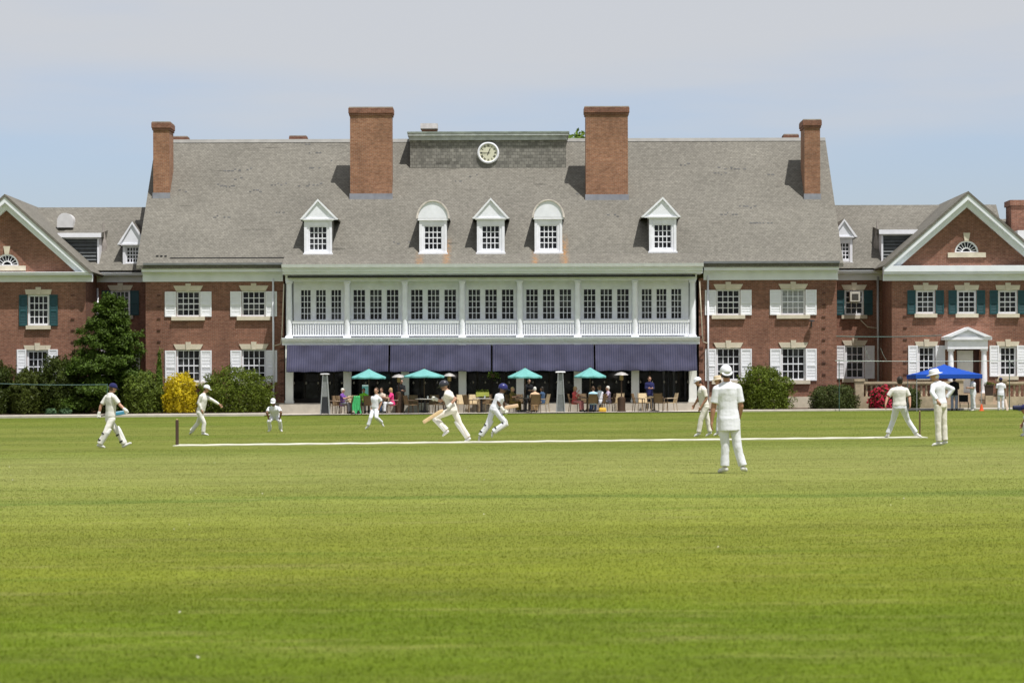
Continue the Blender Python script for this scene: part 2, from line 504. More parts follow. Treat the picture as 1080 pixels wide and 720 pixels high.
def lawn_material():
    m = bpy.data.materials.new('lawn_grass'); m.use_nodes = True
    n, l, p = nodes_of(m)
    col, noise, mrange, math2 = lawn_colour(n, l)
    fine = mrange(noise(14, 4, .8, 1.4, .8), .25, .75, .62, 1.38)
    vfine = mrange(noise(60, 2, .8, 1.6, .8), .25, .75, .7, 1.3)
    hv = n.new('ShaderNodeHueSaturation'); l.new(col, hv.inputs['Color']); l.new(math2('MULTIPLY', fine, vfine), hv.inputs['Value'])
    l.new(hv.outputs[0], p.inputs['Base Color'])
    p.inputs['Roughness'].default_value = .9; p.inputs['Specular IOR Level'].default_value = .1
    bp = n.new('ShaderNodeBump'); bp.inputs['Strength'].default_value = .4; bp.inputs['Distance'].default_value = .03
    l.new(noise(28, 4, .8, 1.4, .8), bp.inputs['Height']); l.new(bp.outputs[0], p.inputs['Normal'])
    MATS['lawn_grass'] = m
    return m

def build_lawn():
    xs = [-600, -300, -150, -90] + list(np.linspace(-60, 60, 61)) + [90, 150, 300, 600]
    ys = [-300, -100, -40, -10] + list(np.linspace(0, 150, 101)) + [180, 260, 500, 1200]
    v = [(x, y, ground(x, y)) for y in ys for x in xs]
    nx = len(xs); f = []
    for j in range(len(ys) - 1):
        for i in range(nx - 1):
            a = j * nx + i
            f.append((a, a + 1, a + nx + 1, a + nx))
    m = M(); m.add(v, f)
    o = obj('lawn', m, lawn_material(), fix=False, smooth=True)
    return tag(o, kind='structure')
lawn = build_lawn()
def kerb(x0, x1, y0, y1, h):
    m = M(); n = 30
    rings = []
    for i in range(n + 1):
        x = x0 + (x1 - x0) * i / n; g0, g1 = ground(x, y0), ground(x, y1)
        rings.append([(x, y0, g0 - .1), (x, y0, g0 + h - .02), (x, y0 + .03, g0 + h), (x, y1, g1 + h), (x, y1, g1 - .1)])
    return tag(obj('path', m.loft(rings), concrete), kind='structure')
kerb(-45, -12.6, 144.7, 146.3, .13)
kerb(10.2, 45, 145.2, 146.3, .09)
sheet('planting_bed', -45, -12.6, 146.32, 150.6, .16, soil)
sheet('planting_bed', 10.2, 17.2, 146.32, 150.6, .11, soil)
sheet('terrace', -12.6, 10.2, 144.6, 148.6, .05, concrete)

# ---------------------------------------------------------------- the clubhouse
ORG = Vector((-1.1, 150.0, .55))
house = thing('clubhouse', ORG, 'long red brick clubhouse with steep grey slate roof, white gallery and gabled wings', 'clubhouse')
YF = 150.0
def ox(p): return px(p, 300, YF)[0]
_cache = {}
def part(name, m, material, parent=house, **k):
    return obj(name, m, material, parent, **k)

slate = slate_mat('slate_roof', (.142, .133, .113), (.186, .175, .150), stains=[
    (px(443, 267, 150.1)[0] + 1.1, .24, 8.75, 7.4), (px(471.5, 267, 150.1)[0] + 1.1, .24, 9.5, 7.4),
    (px(564, 267, 150.1)[0] + 1.1, .22, 8.75, 7.4), (px(595, 267, 150.1)[0] + 1.1, .26, 9.6, 7.4)])
slate_d = slate_mat('weathered_slate_face', (.15, .145, .13), (.26, .25, .225), w=.24, h=.17, vscale=1.0, streak=.3)

def wall_holes(x0, x1, z0, z1, y, holes, depth=.22):
    """a wall face in the plane y with rectangular openings and their reveals; (x0, x1, z0, z1) each"""
    m = M()
    xs = sorted(set([x0, x1] + [c for h in holes for c in h[:2]])); zs = sorted(set([z0, z1] + [c for h in holes for c in h[2:]]))
    for i in range(len(xs) - 1):
        for j in range(len(zs) - 1):
            cx, cz = (xs[i] + xs[i + 1]) / 2, (zs[j] + zs[j + 1]) / 2
            if any(h[0] < cx < h[1] and h[2] < cz < h[3] for h in holes): continue
            m.quad((xs[i], y, zs[j]), (xs[i + 1], y, zs[j]), (xs[i + 1], y, zs[j + 1]), (xs[i], y, zs[j + 1]))
    for a, b, c, d in holes:
        e = y + depth
        m.quad((a, y, c), (a, y, d), (a, e, d), (a, e, c)); m.quad((b, y, d), (b, y, c), (b, e, c), (b, e, d))
        m.quad((a, y, d), (b, y, d), (b, e, d), (a, e, d)); m.quad((b, y, c), (a, y, c), (a, e, c), (b, e, c))
    return m

def frame_mesh(w, h, cols, rows, casing=.085, mun=.040, mid=True, openlow=False):
    """window frame with muntins, x centred, z from 0, front face at y=0 going back"""
    m = M()
    m.box(-w / 2, -w / 2 + casing, 0, .12, 0, h); m.box(w / 2 - casing, w / 2, 0, .12, 0, h)
    m.box(-w / 2 + casing, w / 2 - casing, 0, .12, h - casing, h); m.box(-w / 2 + casing, w / 2 - casing, 0, .12, 0, casing)
    gw, gh = w - 2 * casing, h - 2 * casing
    for i in range(1, cols):
        x = -gw / 2 + gw * i / cols
        m.box(x - mun / 2, x + mun / 2, .045, .085, casing, h - casing)
    for j in range(1, rows):
        z = casing + gh * j / rows
        t = .06 if (mid and j * 2 == rows) else mun
        m.box(-gw / 2, gw / 2, .040 if t > .05 else .048, .09 if t > .05 else .082, z - t / 2, z + t / 2)
    return m

def pane_mesh(w, h, casing=.085):
    m = M()
    m.box(-w / 2 + casing * .8, w / 2 - casing * .8, .088, .10, casing * .8, h - casing * .8)
    return m

def lintel_mesh(w, wt, h, kw=.26, kh=.12):
    """splayed flat arch with a projecting keystone"""
    m = M()
    m.prism([(-w / 2, 0), (-kw * .42, 0), (-kw * .5, h), (-wt / 2, h)], -.05, .04)
    m.prism([(kw * .42, 0), (w / 2, 0), (wt / 2, h), (kw * .5, h)], -.05, .04)
    m.prism([(-kw * .42, -.02), (kw * .42, -.02), (kw * .55, h + kh), (-kw * .55, h + kh)], -.09, .04)
    return m

def shutter_mesh(w, h):
    m = M(); st = .07
    zs = [0, .09, h * .46, h * .46 + .08, h - .08, h]
    m.box(-w / 2, -w / 2 + st, -.05, 0, 0, h); m.box(w / 2 - st, w / 2, -.05, 0, 0, h)
    for a, b in ((0, .10), (h * .45, h * .45 + .08), (h - .08, h)): m.box(-w / 2 + st, w / 2 - st, -.05, 0, a, b)
    for a, b in ((.10, h * .45), (h * .45 + .08, h - .08)):
        k = max(3, int((b - a) / .075))
        for i in range(k):                       # louvres
            z = a + (b - a) * i / k
            m.add([(-w / 2 + st, -.036, z), (w / 2 - st, -.036, z), (w / 2 - st, -.012, z + (b - a) / k * .95), (-w / 2 + st, -.012, z + (b - a) / k * .95),
                   (-w / 2 + st, -.03, z - .01), (w / 2 - st, -.03, z - .01), (w / 2 - st, -.002, z + (b - a) / k * .95), (-w / 2 + st, -.002, z + (b - a) / k * .95)],
                  [(0, 1, 2, 3), (7, 6, 5, 4), (0, 4, 5, 1), (3, 2, 6, 7)])
        m.box(-w / 2 + st, w / 2 - st, -.004, -.001, a, b)
    return m

def cached(key, fn):
    if key not in _cache: _cache[key] = fn()
    return _cache[key]

def put(name, key, fn, material, parent, loc):
    """an object sharing a cached mesh, at a local place under its parent"""
    me = cached(key, lambda: fn().mesh(name))
    if not me.materials: me.materials.append(material)
    o = bpy.data.objects.new(name, me); C.objects.link(o)
    o.parent = parent; o.location = loc
    return o

def window(cx, z0, w, h, cols, rows, Y=YF, lintel=None, sill=None, shutters=None, pane=None, recess=.07, mid=True, parent=house, casing=.085, label=None):
    """cx, z0 world; shutters = (material, width, z0 offset, height); lintel = (width, top width, height)"""
    par0 = children_origin(parent)
    o = put('window', ('frame', round(w, 3), round(h, 3), cols, rows, casing), lambda: frame_mesh(w, h, cols, rows, casing, mid=mid), paint, parent, Vector((cx, Y + recess, z0)) - par0)
    pm = pane or pane_m
    put('pane', ('pane', round(w, 3), round(h, 3), pm.name), lambda: pane_mesh(w, h, casing), pm, o, (0, 0, 0))
    if lintel:
        put('lintel', ('lintel',) + tuple(round(k, 3) for k in lintel), lambda: lintel_mesh(*lintel), stone, o, (0, -recess, h))
    if sill:
        put('sill', ('sill', round(sill[0], 3), round(sill[1], 3)), lambda: M().box(-sill[0] / 2, sill[0] / 2, -.14, .08, -sill[1], 0), stone, o, (0, -recess, 0))
    if shutters:
        smat, sw, dz, sh = shutters
        for sd in (-1, 1):
            put('shutter', ('shutter', smat.name, round(sw, 3), round(sh, 3)), lambda: shutter_mesh(sw, sh), smat, o, (sd * (w / 2 + sw / 2 + .01), -recess - .012, dz))
    if label: o['label'] = label
    return o

# --- main block: brick fronts left and right of the gallery
zb = -.1                                   # walls go a little into the ground
XL, XR = ox(153.5), ox(882.5)
XGL, XGR = ox(299.5), ox(737.0)
def zf(y, Y=YF, x=540): return px(x, y, Y)[1]
ZEAVE = 8.40
Zfr = zf(296)                              # underside of the frieze
specs_up = [(198.5, 305.8, 333.0), (267.5, 305.8, 333.0), (768.0, 305.2, 332.2), (836.5, 305.2, 332.2)]
wins = []
for i, cxp in enumerate((198.5, 267.5, 768.0, 836.5)):
    X = ox(cxp)
    zt = zf(305.7, x=540); zbm = zt - 1.36
    wins.append((X, zbm, 1.27, 1.36, 'u', i))
    zt2 = zf(367.3); wins.append((X, zt2 - 1.72, 1.27, 1.72, 'l', i))
def holes_for(lo, hi):
    return [(X - w / 2, X + w / 2, z, z + h) for X, z, w, h, k, i in wins if lo < X < hi]
main_front = wall_holes(XL, XGL, zb, Zfr + .1, YF, holes_for(XL, XGL))
fw0 = part('front_wall', main_front, brick)
fw1 = part('front_wall', wall_holes(XGR, XR, zb, Zfr + .1, YF, holes_for(XGR, XR)), brick)
gw = M()
for X in (XL, XR):
    d = .3 if X == XL else -.3
    gw.prismx([(YF + .003, zb), (YF + 15.6, zb), (YF + 15.6, ZEAVE - .1), (157.77, 15.35), (YF + .003, 8.45)], *sorted((X, X + d)))
part('gable_wall', gw, brick)
part('rear_wall', M().box(XL + .3, XR - .3, 165.2, 165.5, zb, 8.3), brick)
for X, z, w, h, k, i in wins:
    pn = curtain_m if (k == 'u' and i == 3) else pane_m
    window(X, z, w, h, 4, 4, lintel=(1.28, 1.56, .27), sill=(1.76, .20), shutters=(shutter_w, .585, .0 if k == 'u' else -.02, h - .04), pane=pn,
           label='sash window with a pale blind drawn behind its panes' if pn is curtain_m else None)
# quoins: header bricks standing out, joint shadows painted into their dark colour
def quoins(x, side, z0, z1, y, off=.60):
    m = M(); z = z0
    while z < z1 - .5:
        a, b = sorted((x + side * off, x + side * (off + .19)))
        m.box(a, b, y - .04, y + .05, z + .20, z + .275)
        z += .61
    return m
quoin_m = brick_mat('quoin_shade_brick', (.12, .052, .036), (.09, .038, .028), (.16, .11, .09))
merge(fw0, quoins(XL, 1, zb, Zfr, YF), quoin_m); merge(fw1, quoins(XR, -1, zb, Zfr, YF), quoin_m)
merge(fw0, quoins(XGL, -1, zb + .2, Zfr, YF, .03), quoin_m); merge(fw1, quoins(XGR, 1, zb + .2, Zfr, YF, .03), quoin_m)
part('base_course', M().box(XL + .001, XGL - .02, YF - .05, YF + .02, zb, zf(424)), stone); part('base_course', M().box(XGR + .02, XR - .001, YF - .05, YF + .02, zb, zf(419)), stone)

# --- main roof, cornice, gutters
RX0, RX1 = -19.70, 17.42
YR, ZR = 157.77, 15.70
part('roof', M().prismx([(149.35, 8.40), (YR, ZR), (166.2, 8.40), (166.2, 8.22), (YR, ZR - .24), (149.35, 8.20)], RX0, RX1), slate)
part('ridge_cap', M().prismx([(YR - .22, ZR - .15), (YR, ZR + .05), (YR + .22, ZR - .15), (YR, ZR - .02)], RX0 + .01, RX1 - .01), mat('ridge_lead', (.22, .215, .20), .7, .15, 2))
def cornice(m, x0, x1, Y, ztop, zbot, proj=.62):
    """crown moulding above a flat frieze"""
    h = ztop - zbot
    prof = [(Y + .05, zbot), (Y - .06, zbot), (Y - .06, zbot + h * .46), (Y - .13, zbot + h * .48), (Y - .13, zbot + h * .58), (Y - proj + .07, zbot + h * .60),
            (Y - proj + .07, zbot + h * .76), (Y - proj, zbot + h * .79), (Y - proj, ztop), (Y + .05, ztop)]
    return m.prismx(prof, x0, x1)
part('cornice', cornice(M(), RX0 + .25, ox(298) + .02, YF, 8.38, Zfr), cornice_p)
part('cornice', cornice(M(), ox(742), RX1 - .22, YF, 8.38, Zfr), cornice_p)
for a, b in ((ox(153), ox(300)), (ox(741), ox(884))):
    part('gutter', M().prismx([(149.30, 8.38), (149.22, 8.40), (149.20, 8.50), (149.24, 8.50), (149.26, 8.44), (149.36, 8.42)], a, b), lead)
# snow rail dashes a little above the eaves
def on_roof(Y): return ZEAVE + (Y - 149.35) * (ZR - ZEAVE) / (YR - 149.35)
m = M()
for k in range(3): m.box(ox(165) + k * .22, ox(165) + k * .22 + .12, 149.85, 149.95, on_roof(149.9) - .02, on_roof(149.9) + .06)
m.box(ox(180), ox(300), 149.75, 149.79, on_roof(149.77) + .005, on_roof(149.77) + .05)
part('snow_guard', m, dark)
# scattered missing or slipped slates: short dark rows on the slope
m = M(); rr = random.Random(3)
ROWS = [(236, 181, 5), (252, 180, 4), (246, 190, 3), (228, 197, 6), (234, 198, 4), (285, 196, 5), (262, 203, 4), (187, 203, 3), (225, 230, 5), (287, 225, 4),
        (345, 172, 3), (325, 178, 4), (310, 153, 5), (325, 162, 4), (330, 196, 3), (315, 197, 4), (415, 258, 5), (608, 207, 3), (640, 229, 4),
        (757, 179, 5), (770, 179, 5), (750, 150, 5), (714, 175, 4), (753, 185, 4), (802, 185, 4), (780, 220, 6), (790, 236, 7), (760, 227, 5), (480, 192, 3), (495, 187, 4)]
sl = (ZR - ZEAVE) / (YR - 149.35)
def ray_roof(x, y):
    lo, hi = 149.36, 158.5
    for _ in range(40):
        q = (lo + hi) / 2
        if px(x, y, q)[1] > on_roof(q): lo = q
        else: hi = q
    return px(x, y, lo)[0], lo
for (x, y, k) in ROWS:
    X, Y = ray_roof(x, y)
    for i in range(k):
        xx = X + i * .19 + rr.uniform(-.04, .04)
        if rr.random() < .2: continue
        Y_ = Y; Y = Y_ + rr.choice((0, 0, 0, .11))
        w_ = rr.uniform(.07, .17)
        m.add([(xx, Y, on_roof(Y) + .012), (xx + w_, Y, on_roof(Y) + .012), (xx + w_, Y + .085, on_roof(Y + .085) + .012), (xx, Y + .085, on_roof(Y + .085) + .012),
               (xx, Y, on_roof(Y) - .05), (xx + w_, Y, on_roof(Y) - .05), (xx + w_, Y + .085, on_roof(Y + .085) - .05), (xx, Y + .085, on_roof(Y + .085) - .05)],
              [(0, 1, 2, 3), (0, 4, 5, 1), (1, 5, 6, 2), (3, 2, 6, 7), (0, 3, 7, 4)])
        Y = Y_
part('slipped_slates', m, mat('dark_slate', (.085, .084, .082), .8, .3, 2))['kind'] = 'stuff'

# --- chimneys
def chimney(x0, x1, ytop, yfront, depth, capcol=brick_ch, flash=True, sidebase=None):
    Y = yfront
    s = Y / F
    X0, X1 = px(x0, 160, Y)[0], px(x1, 160, Y)[0]
    Z1 = px((x0 + x1) / 2, ytop, Y)[1]
    Zb = on_roof(min(Y, YR)) - .3 if sidebase is None else sidebase
    c = part('chimney', M().box(X0, X1, Y, Y + depth, Zb, Z1 - .45), brick_ch)
    cap = M()
    cap.box(X0 - .05, X1 + .05, Y - .05, Y + depth + .05, Z1 - .45, Z1 - .33)
    cap.box(X0 - .085, X1 + .085, Y - .085, Y + depth + .085, Z1 - .33, Z1 - .05)
    obj('chimney_cap', cap, brick, c)
    obj('cap_slab', M().box(X0 - .06, X1 + .06, Y - .06, Y + depth + .06, Z1 - .05, Z1 + .01), mat('cap_mortar', (.33, .29, .25), .9, .2, 3), c)
    if flash:
        z = on_roof(Y)
        obj('flashing', M().box(X0 - .04, X1 + .04, Y - .012, Y + .02, z - .05, z + .30), lead, c)
    return c
chimney(161.5, 178.5, 128.5, 153.75, 1.9)
chimney(369.2, 413.2, 113.0, 153.65, 1.3)
chimney(617.8, 662.3, 112.3, 153.55, 1.3)
chimney(848.5, 865.0, 126.0, 153.55, 2.0)
chimney(183.5, 196.5, 143.8, 159.4, 1.0, flash=False, sidebase=13)
chimney(306.5, 322.0, 143.2, 159.4, 1.0, flash=False, sidebase=13)
chimney(828.0, 841.0, 141.6, 159.4, 1.0, flash=False, sidebase=13)
c = chimney(446.5, 459.5, 136.0, 160.2, .9, flash=False, sidebase=13)
X0, Z0 = px(443.5, 136, 160.0); X1 = px(461.5, 136, 160.0)[0]
obj('chimney_hood', M().box(X0, X1, 159.9, 161.2, Z0 + .01, Z0 + .30), mat('pale_cap', (.55, .52, .52), .8, .2, 4), c)

# --- dormers
tymp = mat('dormer_paint', (.80, .82, .88), .5, .06, 2.5)
def dormer(cxp, x0p, x1p, ytop, ybot, yapex, e0p, e1p, ybase, arched, Y=150.08, roofz=on_roof, backY=YR, cols=4, win=(19.2, 25.5), slp=sl, hid=None):
    X0, X1 = px(x0p, 250, Y)[0], px(x1p, 250, Y)[0]
    E0, E1 = px(e0p, 235, Y)[0], px(e1p, 235, Y)[0]
    cx = (X0 + X1) / 2
    Zb, Zt, Za = px(cxp, ybot, Y)[1], px(cxp, ytop, Y)[1], px(cxp, yapex, Y)[1]
    ww, wh = win[0] * Y / F, win[1] * Y / F
    wz = Zb + .14
    # front with the window opening
    m = wall_holes(X0, X1, Zb - .05, Zt + .02, Y, [(cx - ww / 2, cx + ww / 2, wz, wz + wh)], .12)
    m.box(X0 + .002, X0 + .14, Y - .035, Y - .002, Zb - .05, Zt - .02); m.box(X1 - .14, X1 - .002, Y - .035, Y - .002, Zb - .05, Zt - .02)   # pilaster strips
    m.box(X0 - .05, X1 + .05, Y - .08, Y, Zb - .10, Zb - .003)                                                                # sill board
    m.box(X0 - .08, X1 + .08, Y - .10, Y + .02, Zt - .08, Zt + .02)                                                          # head moulding
    d = part('dormer', m, paint)
    run = (Zt - Zb + .3) / slp
    ck = M()
    for a, b in ((X0, X0 + .05), (X1 - .05, X1)):
        obj('cheek', M().prismx([(Y + .003, Zb - .3), (Y + .003, Zt), (Y + run, Zt)], a, b), slate_d, d)
    fr = frame_mesh(ww, wh, cols, 4, .05, .046); fr2 = M(); fr2.add([(x + cx, y + Y + .03, z + wz) for x, y, z in fr.v], fr.f)
    f = obj('window', fr2, paint, d)
    pm = pane_mesh(ww, wh, .05); p2 = M(); p2.add([(x + cx, y + Y + .03, z + wz) for x, y, z in pm.v], pm.f)
    obj('pane', p2, pane_m, d)
    ov = .16
    runr = (Za - Zb) / slp + .4
    if arched:
        n = 20; rx = (E1 - E0) / 2; zc = Zt; rz = Za - Zt
        arc = [(cx + rx * math.cos(math.pi * k / n), zc + rz * math.sin(math.pi * k / n)) for k in range(n + 1)]
        inn = [(cx + (rx - .10) * math.cos(math.pi * k / n), zc + .03 + (rz - .10) * math.sin(math.pi * k / n)) for k in range(n + 1)]
        obj('tympanum', M().prism(inn, Y - .10, Y + .06), tymp, d)
        rim = M()
        for k in range(n):
            rim.prism([arc[k], arc[k + 1], inn[k + 1], inn[k]], Y - .16, Y - .06)
        obj('arch_rim', rim, mat('rusty_rim', (.62, .56, .52), .6, .25, 5), d)
        outer = arc
        rf = M()
        for k in range(n):
            a, b = arc[k], arc[k + 1]
            a2 = (cx + (a[0] - cx) * .96, zc + (a[1] - zc) * .95); b2 = (cx + (b[0] - cx) * .96, zc + (b[1] - zc) * .95)
            rf.prism([a, b, b2, a2], Y - .058, Y + runr)
        obj('dormer_roof', rf, mat('lead_roof', (.40, .40, .40), .55, .2, 3), d)
    else:
        ap = (cx, Za)
        tri = M().prism([(E0 + .16, Zt + .03), (E1 - .16, Zt + .03), (cx, Za - .14)], Y - .10, Y + .05)
        obj('pediment', tri, tymp, d)
        rk = M()
        for s_, e in ((-1, E0), (1, E1)):
            rk.prism([(e, Zt), (cx, Za), (cx, Za - .13), (e - s_ * .14, Zt)], Y - .18, Y - .02)
        rk.box(E0 + .02, E1 - .02, Y - .16, Y + .02, Zt - .03, Zt + .045)
        obj('pediment_moulding', rk, paint, d)
        rf = M()
        for s_, e in ((-1, E0), (1, E1)):
            rf.prism([(e, Zt + .02), (cx, Za + .02), (cx, Za - .06), (e - s_ * .03, Zt - .05)], Y - .018, Y + runr)
        obj('dormer_roof', rf, slate, d)
    return d
dormer(336, 320.8, 350.2, 231.5, 266.8, 210, 316.5, 357, 231.5, False)
dormer(517.5, 503, 532.2, 230.5, 266, 208.8, 498, 537.5, 230.5, False)
dormer(698, 684.6, 713.4, 229.0, 264.8, 207.8, 676, 718, 229, False)
dormer(457, 442.2, 471.4, 231.0, 266.3, 211, 439, 474.5, 231, True)
dormer(579, 563.8, 593, 229.8, 265.6, 210.3, 561.5, 596, 229.8, True)

# --- clock dormer on the ridge
YC = 155.75
X0, X1 = px(432.5, 160, YC)[0], px(597, 160, YC)[0]
Zc0, Zc1 = on_roof(YC) - .1, px(515, 148, YC)[1]
cd = part('clock_dormer', M().prismx([(YC, Zc0), (YC, Zc1), (YC + 3.6, Zc1), (YC + 3.6, Zc0)], X0, X1), slate_d)
Ztt = px(515, 139.5, YC)[1]
obj('clock_dormer_fascia', M().box(X0 - .06, X1 + .06, YC - .10, YC + 3.8, Zc1, Zc1 + (Ztt - Zc1) * .55).box(X0 - .12, X1 + .14, YC - .22, YC + 3.9, Zc1 + (Ztt - Zc1) * .551, Ztt - .06), mat('weathered_paint', (.46, .49, .48), .7, .2, 3), cd)
obj('clock_dormer_deck', M().box(X0 - .15, X1 + .18, YC - .25, YC + 3.95, Ztt - .06, Ztt + .02), mat('green_copper', (.24, .28, .25), .7, .25, 2), cd)
ccx, ccz = px(515.0, 161.3, YC)
ck = M(); n = 40
def disc(m, cx, cz, r0, r1, ya, yb, n=40):
    """flat ring or disc facing the camera"""
    if r0 == 0:
        m.prism([(cx + r1 * math.cos(2 * math.pi * k / n), cz + r1 * math.sin(2 * math.pi * k / n)) for k in range(n)], ya, yb)
    else:
        rings = [[(cx + r * math.cos(2 * math.pi * k / n), y, cz + r * math.sin(2 * math.pi * k / n)) for k in range(n)] for r, y in ((r0, yb), (r0, ya), (r0 * .6 + r1 * .4, ya - .03), (r1, ya), (r1, yb))]
        m.loft(rings, cap=False)
    return m
clock = obj('clock', disc(M(), ccx, ccz, 0, .51, YC - .05, YC + .02), mat('clock_face', (.66, .65, .50), .6, .08, 5), cd)
rim = disc(M(), ccx, ccz, .48, .595, YC - .09, YC + .02)
# rim, numerals and hands belong to the clock; kept at part level so that nothing nests too deep
obj('clock_rim', rim, paint, cd)
num = M()
ROM = ['XII', 'I', 'II', 'III', 'IIII', 'V', 'VI', 'VII', 'VIII', 'IX', 'X', 'XI']
def bar(m, p, q, w, y0, y1):
    p, q = Vector(p), Vector(q); d = (q - p).normalized(); t = Vector((-d[1], d[0])) * w / 2
    return m.prism([tuple(p + t), tuple(q + t), tuple(q - t), tuple(p - t)], y0, y1)
for hnum in range(12):
    a = math.pi / 2 - hnum * math.pi / 6
    u = Vector((math.cos(a), math.sin(a))); t = Vector((u[1], -u[0]))
    rad_i, rad_o = .33, .445
    gl = ROM[hnum]; wid = {'I': .034, 'V': .062, 'X': .062}
    tot = sum(wid[g] for g in gl); s0 = -tot / 2
    for gch in gl:
        cmid = s0 + wid[gch] / 2; s0 += wid[gch]
        base = Vector((ccx, ccz)) + t * cmid
        A = base + u * rad_o; B = base + u * rad_i
        if gch == 'I': bar(num, A, B, .020, YC - .056, YC - .051)
        elif gch == 'V':
            bar(num, A - t * .024, B, .020, YC - .057, YC - .051); bar(num, A + t * .024, B, .014, YC - .0565, YC - .0512)
        else:
            bar(num, A - t * .024, B + t * .024, .020, YC - .057, YC - .051); bar(num, A + t * .024, B - t * .024, .014, YC - .0565, YC - .0512)
inkm = mat('black_paint', (.02, .02, .018), .6, .1, 5)
obj('clock_numerals', num, inkm, cd)
hd = M()
a = math.pi / 2 - R(24); u = Vector((math.cos(a), math.sin(a))); c0 = Vector((ccx, ccz))
bar(hd, c0 - u * .12, c0 + u * .26, .040, YC - .066, YC - .062)
a = math.pi / 2 - R(270); u = Vector((math.cos(a), math.sin(a)))
bar(hd, Vector((ccx, ccz)) - u * .10, Vector((ccx, ccz)) + u * .40, .026, YC - .072, YC - .067)
disc(hd, ccx, ccz, 0, .035, YC - .078, YC - .073, 12)
obj('clock_hand', hd, inkm, cd)
# ---------------------------------------------------------------- gallery and porch in the middle of the main block
YG = 148.6                                   # front of the gallery columns
def gx(p): return px(p, 330, YG)[0]
def gz(y): return px(540, y, YG)[1]
GX0, GX1 = gx(300.5), gx(735.5)
# roof carried out over the porch, its gutter and cornice
part('porch_roof', M().prismx([(149.98, on_roof(149.98) + .012), (147.85, 8.30), (147.85, 8.18), (149.98, on_roof(149.98) - .15)], px(297.5, 280, 148)[0], px(741.5, 280, 148)[0]), slate)
gut = M().prismx([(147.83, 8.14), (147.70, 8.18), (147.66, 8.34), (147.72, 8.34), (147.74, 8.22), (147.83, 8.20)], px(297, 280, 147.8)[0], px(742, 280, 147.8)[0])
part('gutter', gut, paint)
part('porch_cornice', M().prismx([(147.84, 8.17), (147.84, 8.08), (147.90, 8.06), (147.90, 7.97), (148.02, 7.95), (148.02, 7.84), (149.95, 7.84), (149.95, 8.17)], px(298, 280, 148)[0], px(741, 280, 148)[0]), cornice_p)
# thin dark bar running along under the cornice
part('dark_bar', M().box(gx(304), gx(733), 148.22, 148.42, gz(292.6), gz(290.2)), dark)
# beam above the columns, gallery ceiling
part('gallery_beam', M().box(GX0 + .02, GX1 - .02, YG + .02, YG + .30, gz(295.8), 7.835), paint)
part('gallery_ceiling', M().box(GX0, GX1, YG + .32, 149.86, 7.72, 7.82), paint)
cols = [304.8, 366.0, 427.0, 487.5, 548.3, 609.2, 669.8, 730.6]
YW = 149.55                                  # window wall of the gallery
def wx(p): return px(p, 330, YW)[0]
def wz(y): return px(540, y, YW)[1]
ZG0 = gz(355)
bay_holes = []
wl_ = []
for b in range(7):
    c0, c1 = cols[b], cols[b + 1]; mid = (c0 + c1) / 2
    if b == 0: cs, w = [322.6, 338.5, 354.6], 10.2
    elif b == 6: cs, w = [mid - 15.6 - 2.5, mid - 2.5, mid + 15.6 - 2.5], 10.4
    else: cs, w = [mid - 17.6, mid, mid + 17.6], 12.2
    for cc in cs:
        x0, x1 = wx(cc - w / 2 - .6), wx(cc + w / 2 + .6)
        z0, z1 = wz(336.8), wz(304.6)
        bay_holes.append((x0, x1, z0, z1)); wl_.append(((x0 + x1) / 2, z0, x1 - x0, z1 - z0))
part('gallery_wall', wall_holes(wx(309.8), wx(726.2), ZG0, 7.72, YW, bay_holes, .12), paint)
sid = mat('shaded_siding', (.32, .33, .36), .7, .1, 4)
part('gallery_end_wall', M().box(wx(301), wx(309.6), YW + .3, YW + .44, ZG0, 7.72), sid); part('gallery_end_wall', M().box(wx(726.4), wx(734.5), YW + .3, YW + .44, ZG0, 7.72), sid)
def gframe(w, h): return frame_mesh(w, h, 3, 5, .035, .036, mid=False)
nb = 0
for (x, z, w, h) in wl_:
    o = put('window', ('gal', round(w, 2)), lambda: gframe(w, h), paint, house, Vector((x, YW + .02, z)) - ORG)
    put('pane', ('galp', round(w, 2)), lambda: pane_mesh(w, h, .035), pane_m, o, (0, 0, 0))
# pilasters between the windows, rail, balusters
for b in range(1, 7):
    part('gallery_pilaster', M().box(wx(cols[b]) - .16, wx(cols[b]) + .16, YW - .07, YW - .004, ZG0, 7.72), paint)
for b in range(7):
    x0, x1 = gx(cols[b]) + .17, gx(cols[b + 1]) - .17
    m = M()
    m.box(x0, x1, YG + .02, YG + .14, gz(340.2), gz(337.6))
    m.box(x0, x1, YG + .04, YG + .12, gz(353.8), gz(352.4))
    nbal = 21
    for i in range(nbal):
        xx = x0 + (x1 - x0) * (i + .5) / nbal
        m.box(xx - .031, xx + .031, YG + .05, YG + .11, gz(352.4) + .002, gz(340.2) - .002)
    part('balustrade', m, paint)
for cpx in cols:
    X = gx(cpx); m = M()
    zt, zb_ = gz(295.8) + .001, gz(356)
    m.lathe([(.155, .14), (.165, (zt - zb_) * .33), (.135, zt - zb_ - .16)], (X, YG + .14, zb_), 16)
    m.box(X - .20, X + .20, YG - .06, YG + .34, zb_, zb_ + .10); m.box(X - .175, X + .175, YG - .035, YG + .315, zb_ + .10, zb_ + .142)
    m.box(X - .17, X + .17, YG - .03, YG + .31, zt - zb_ + zb_ - .10, zt - .002); m.lathe([(.135, 0), (.165, .06)], (X, YG + .14, zt - .165), 16)
    part('gallery_column', m, paint, smooth=False)
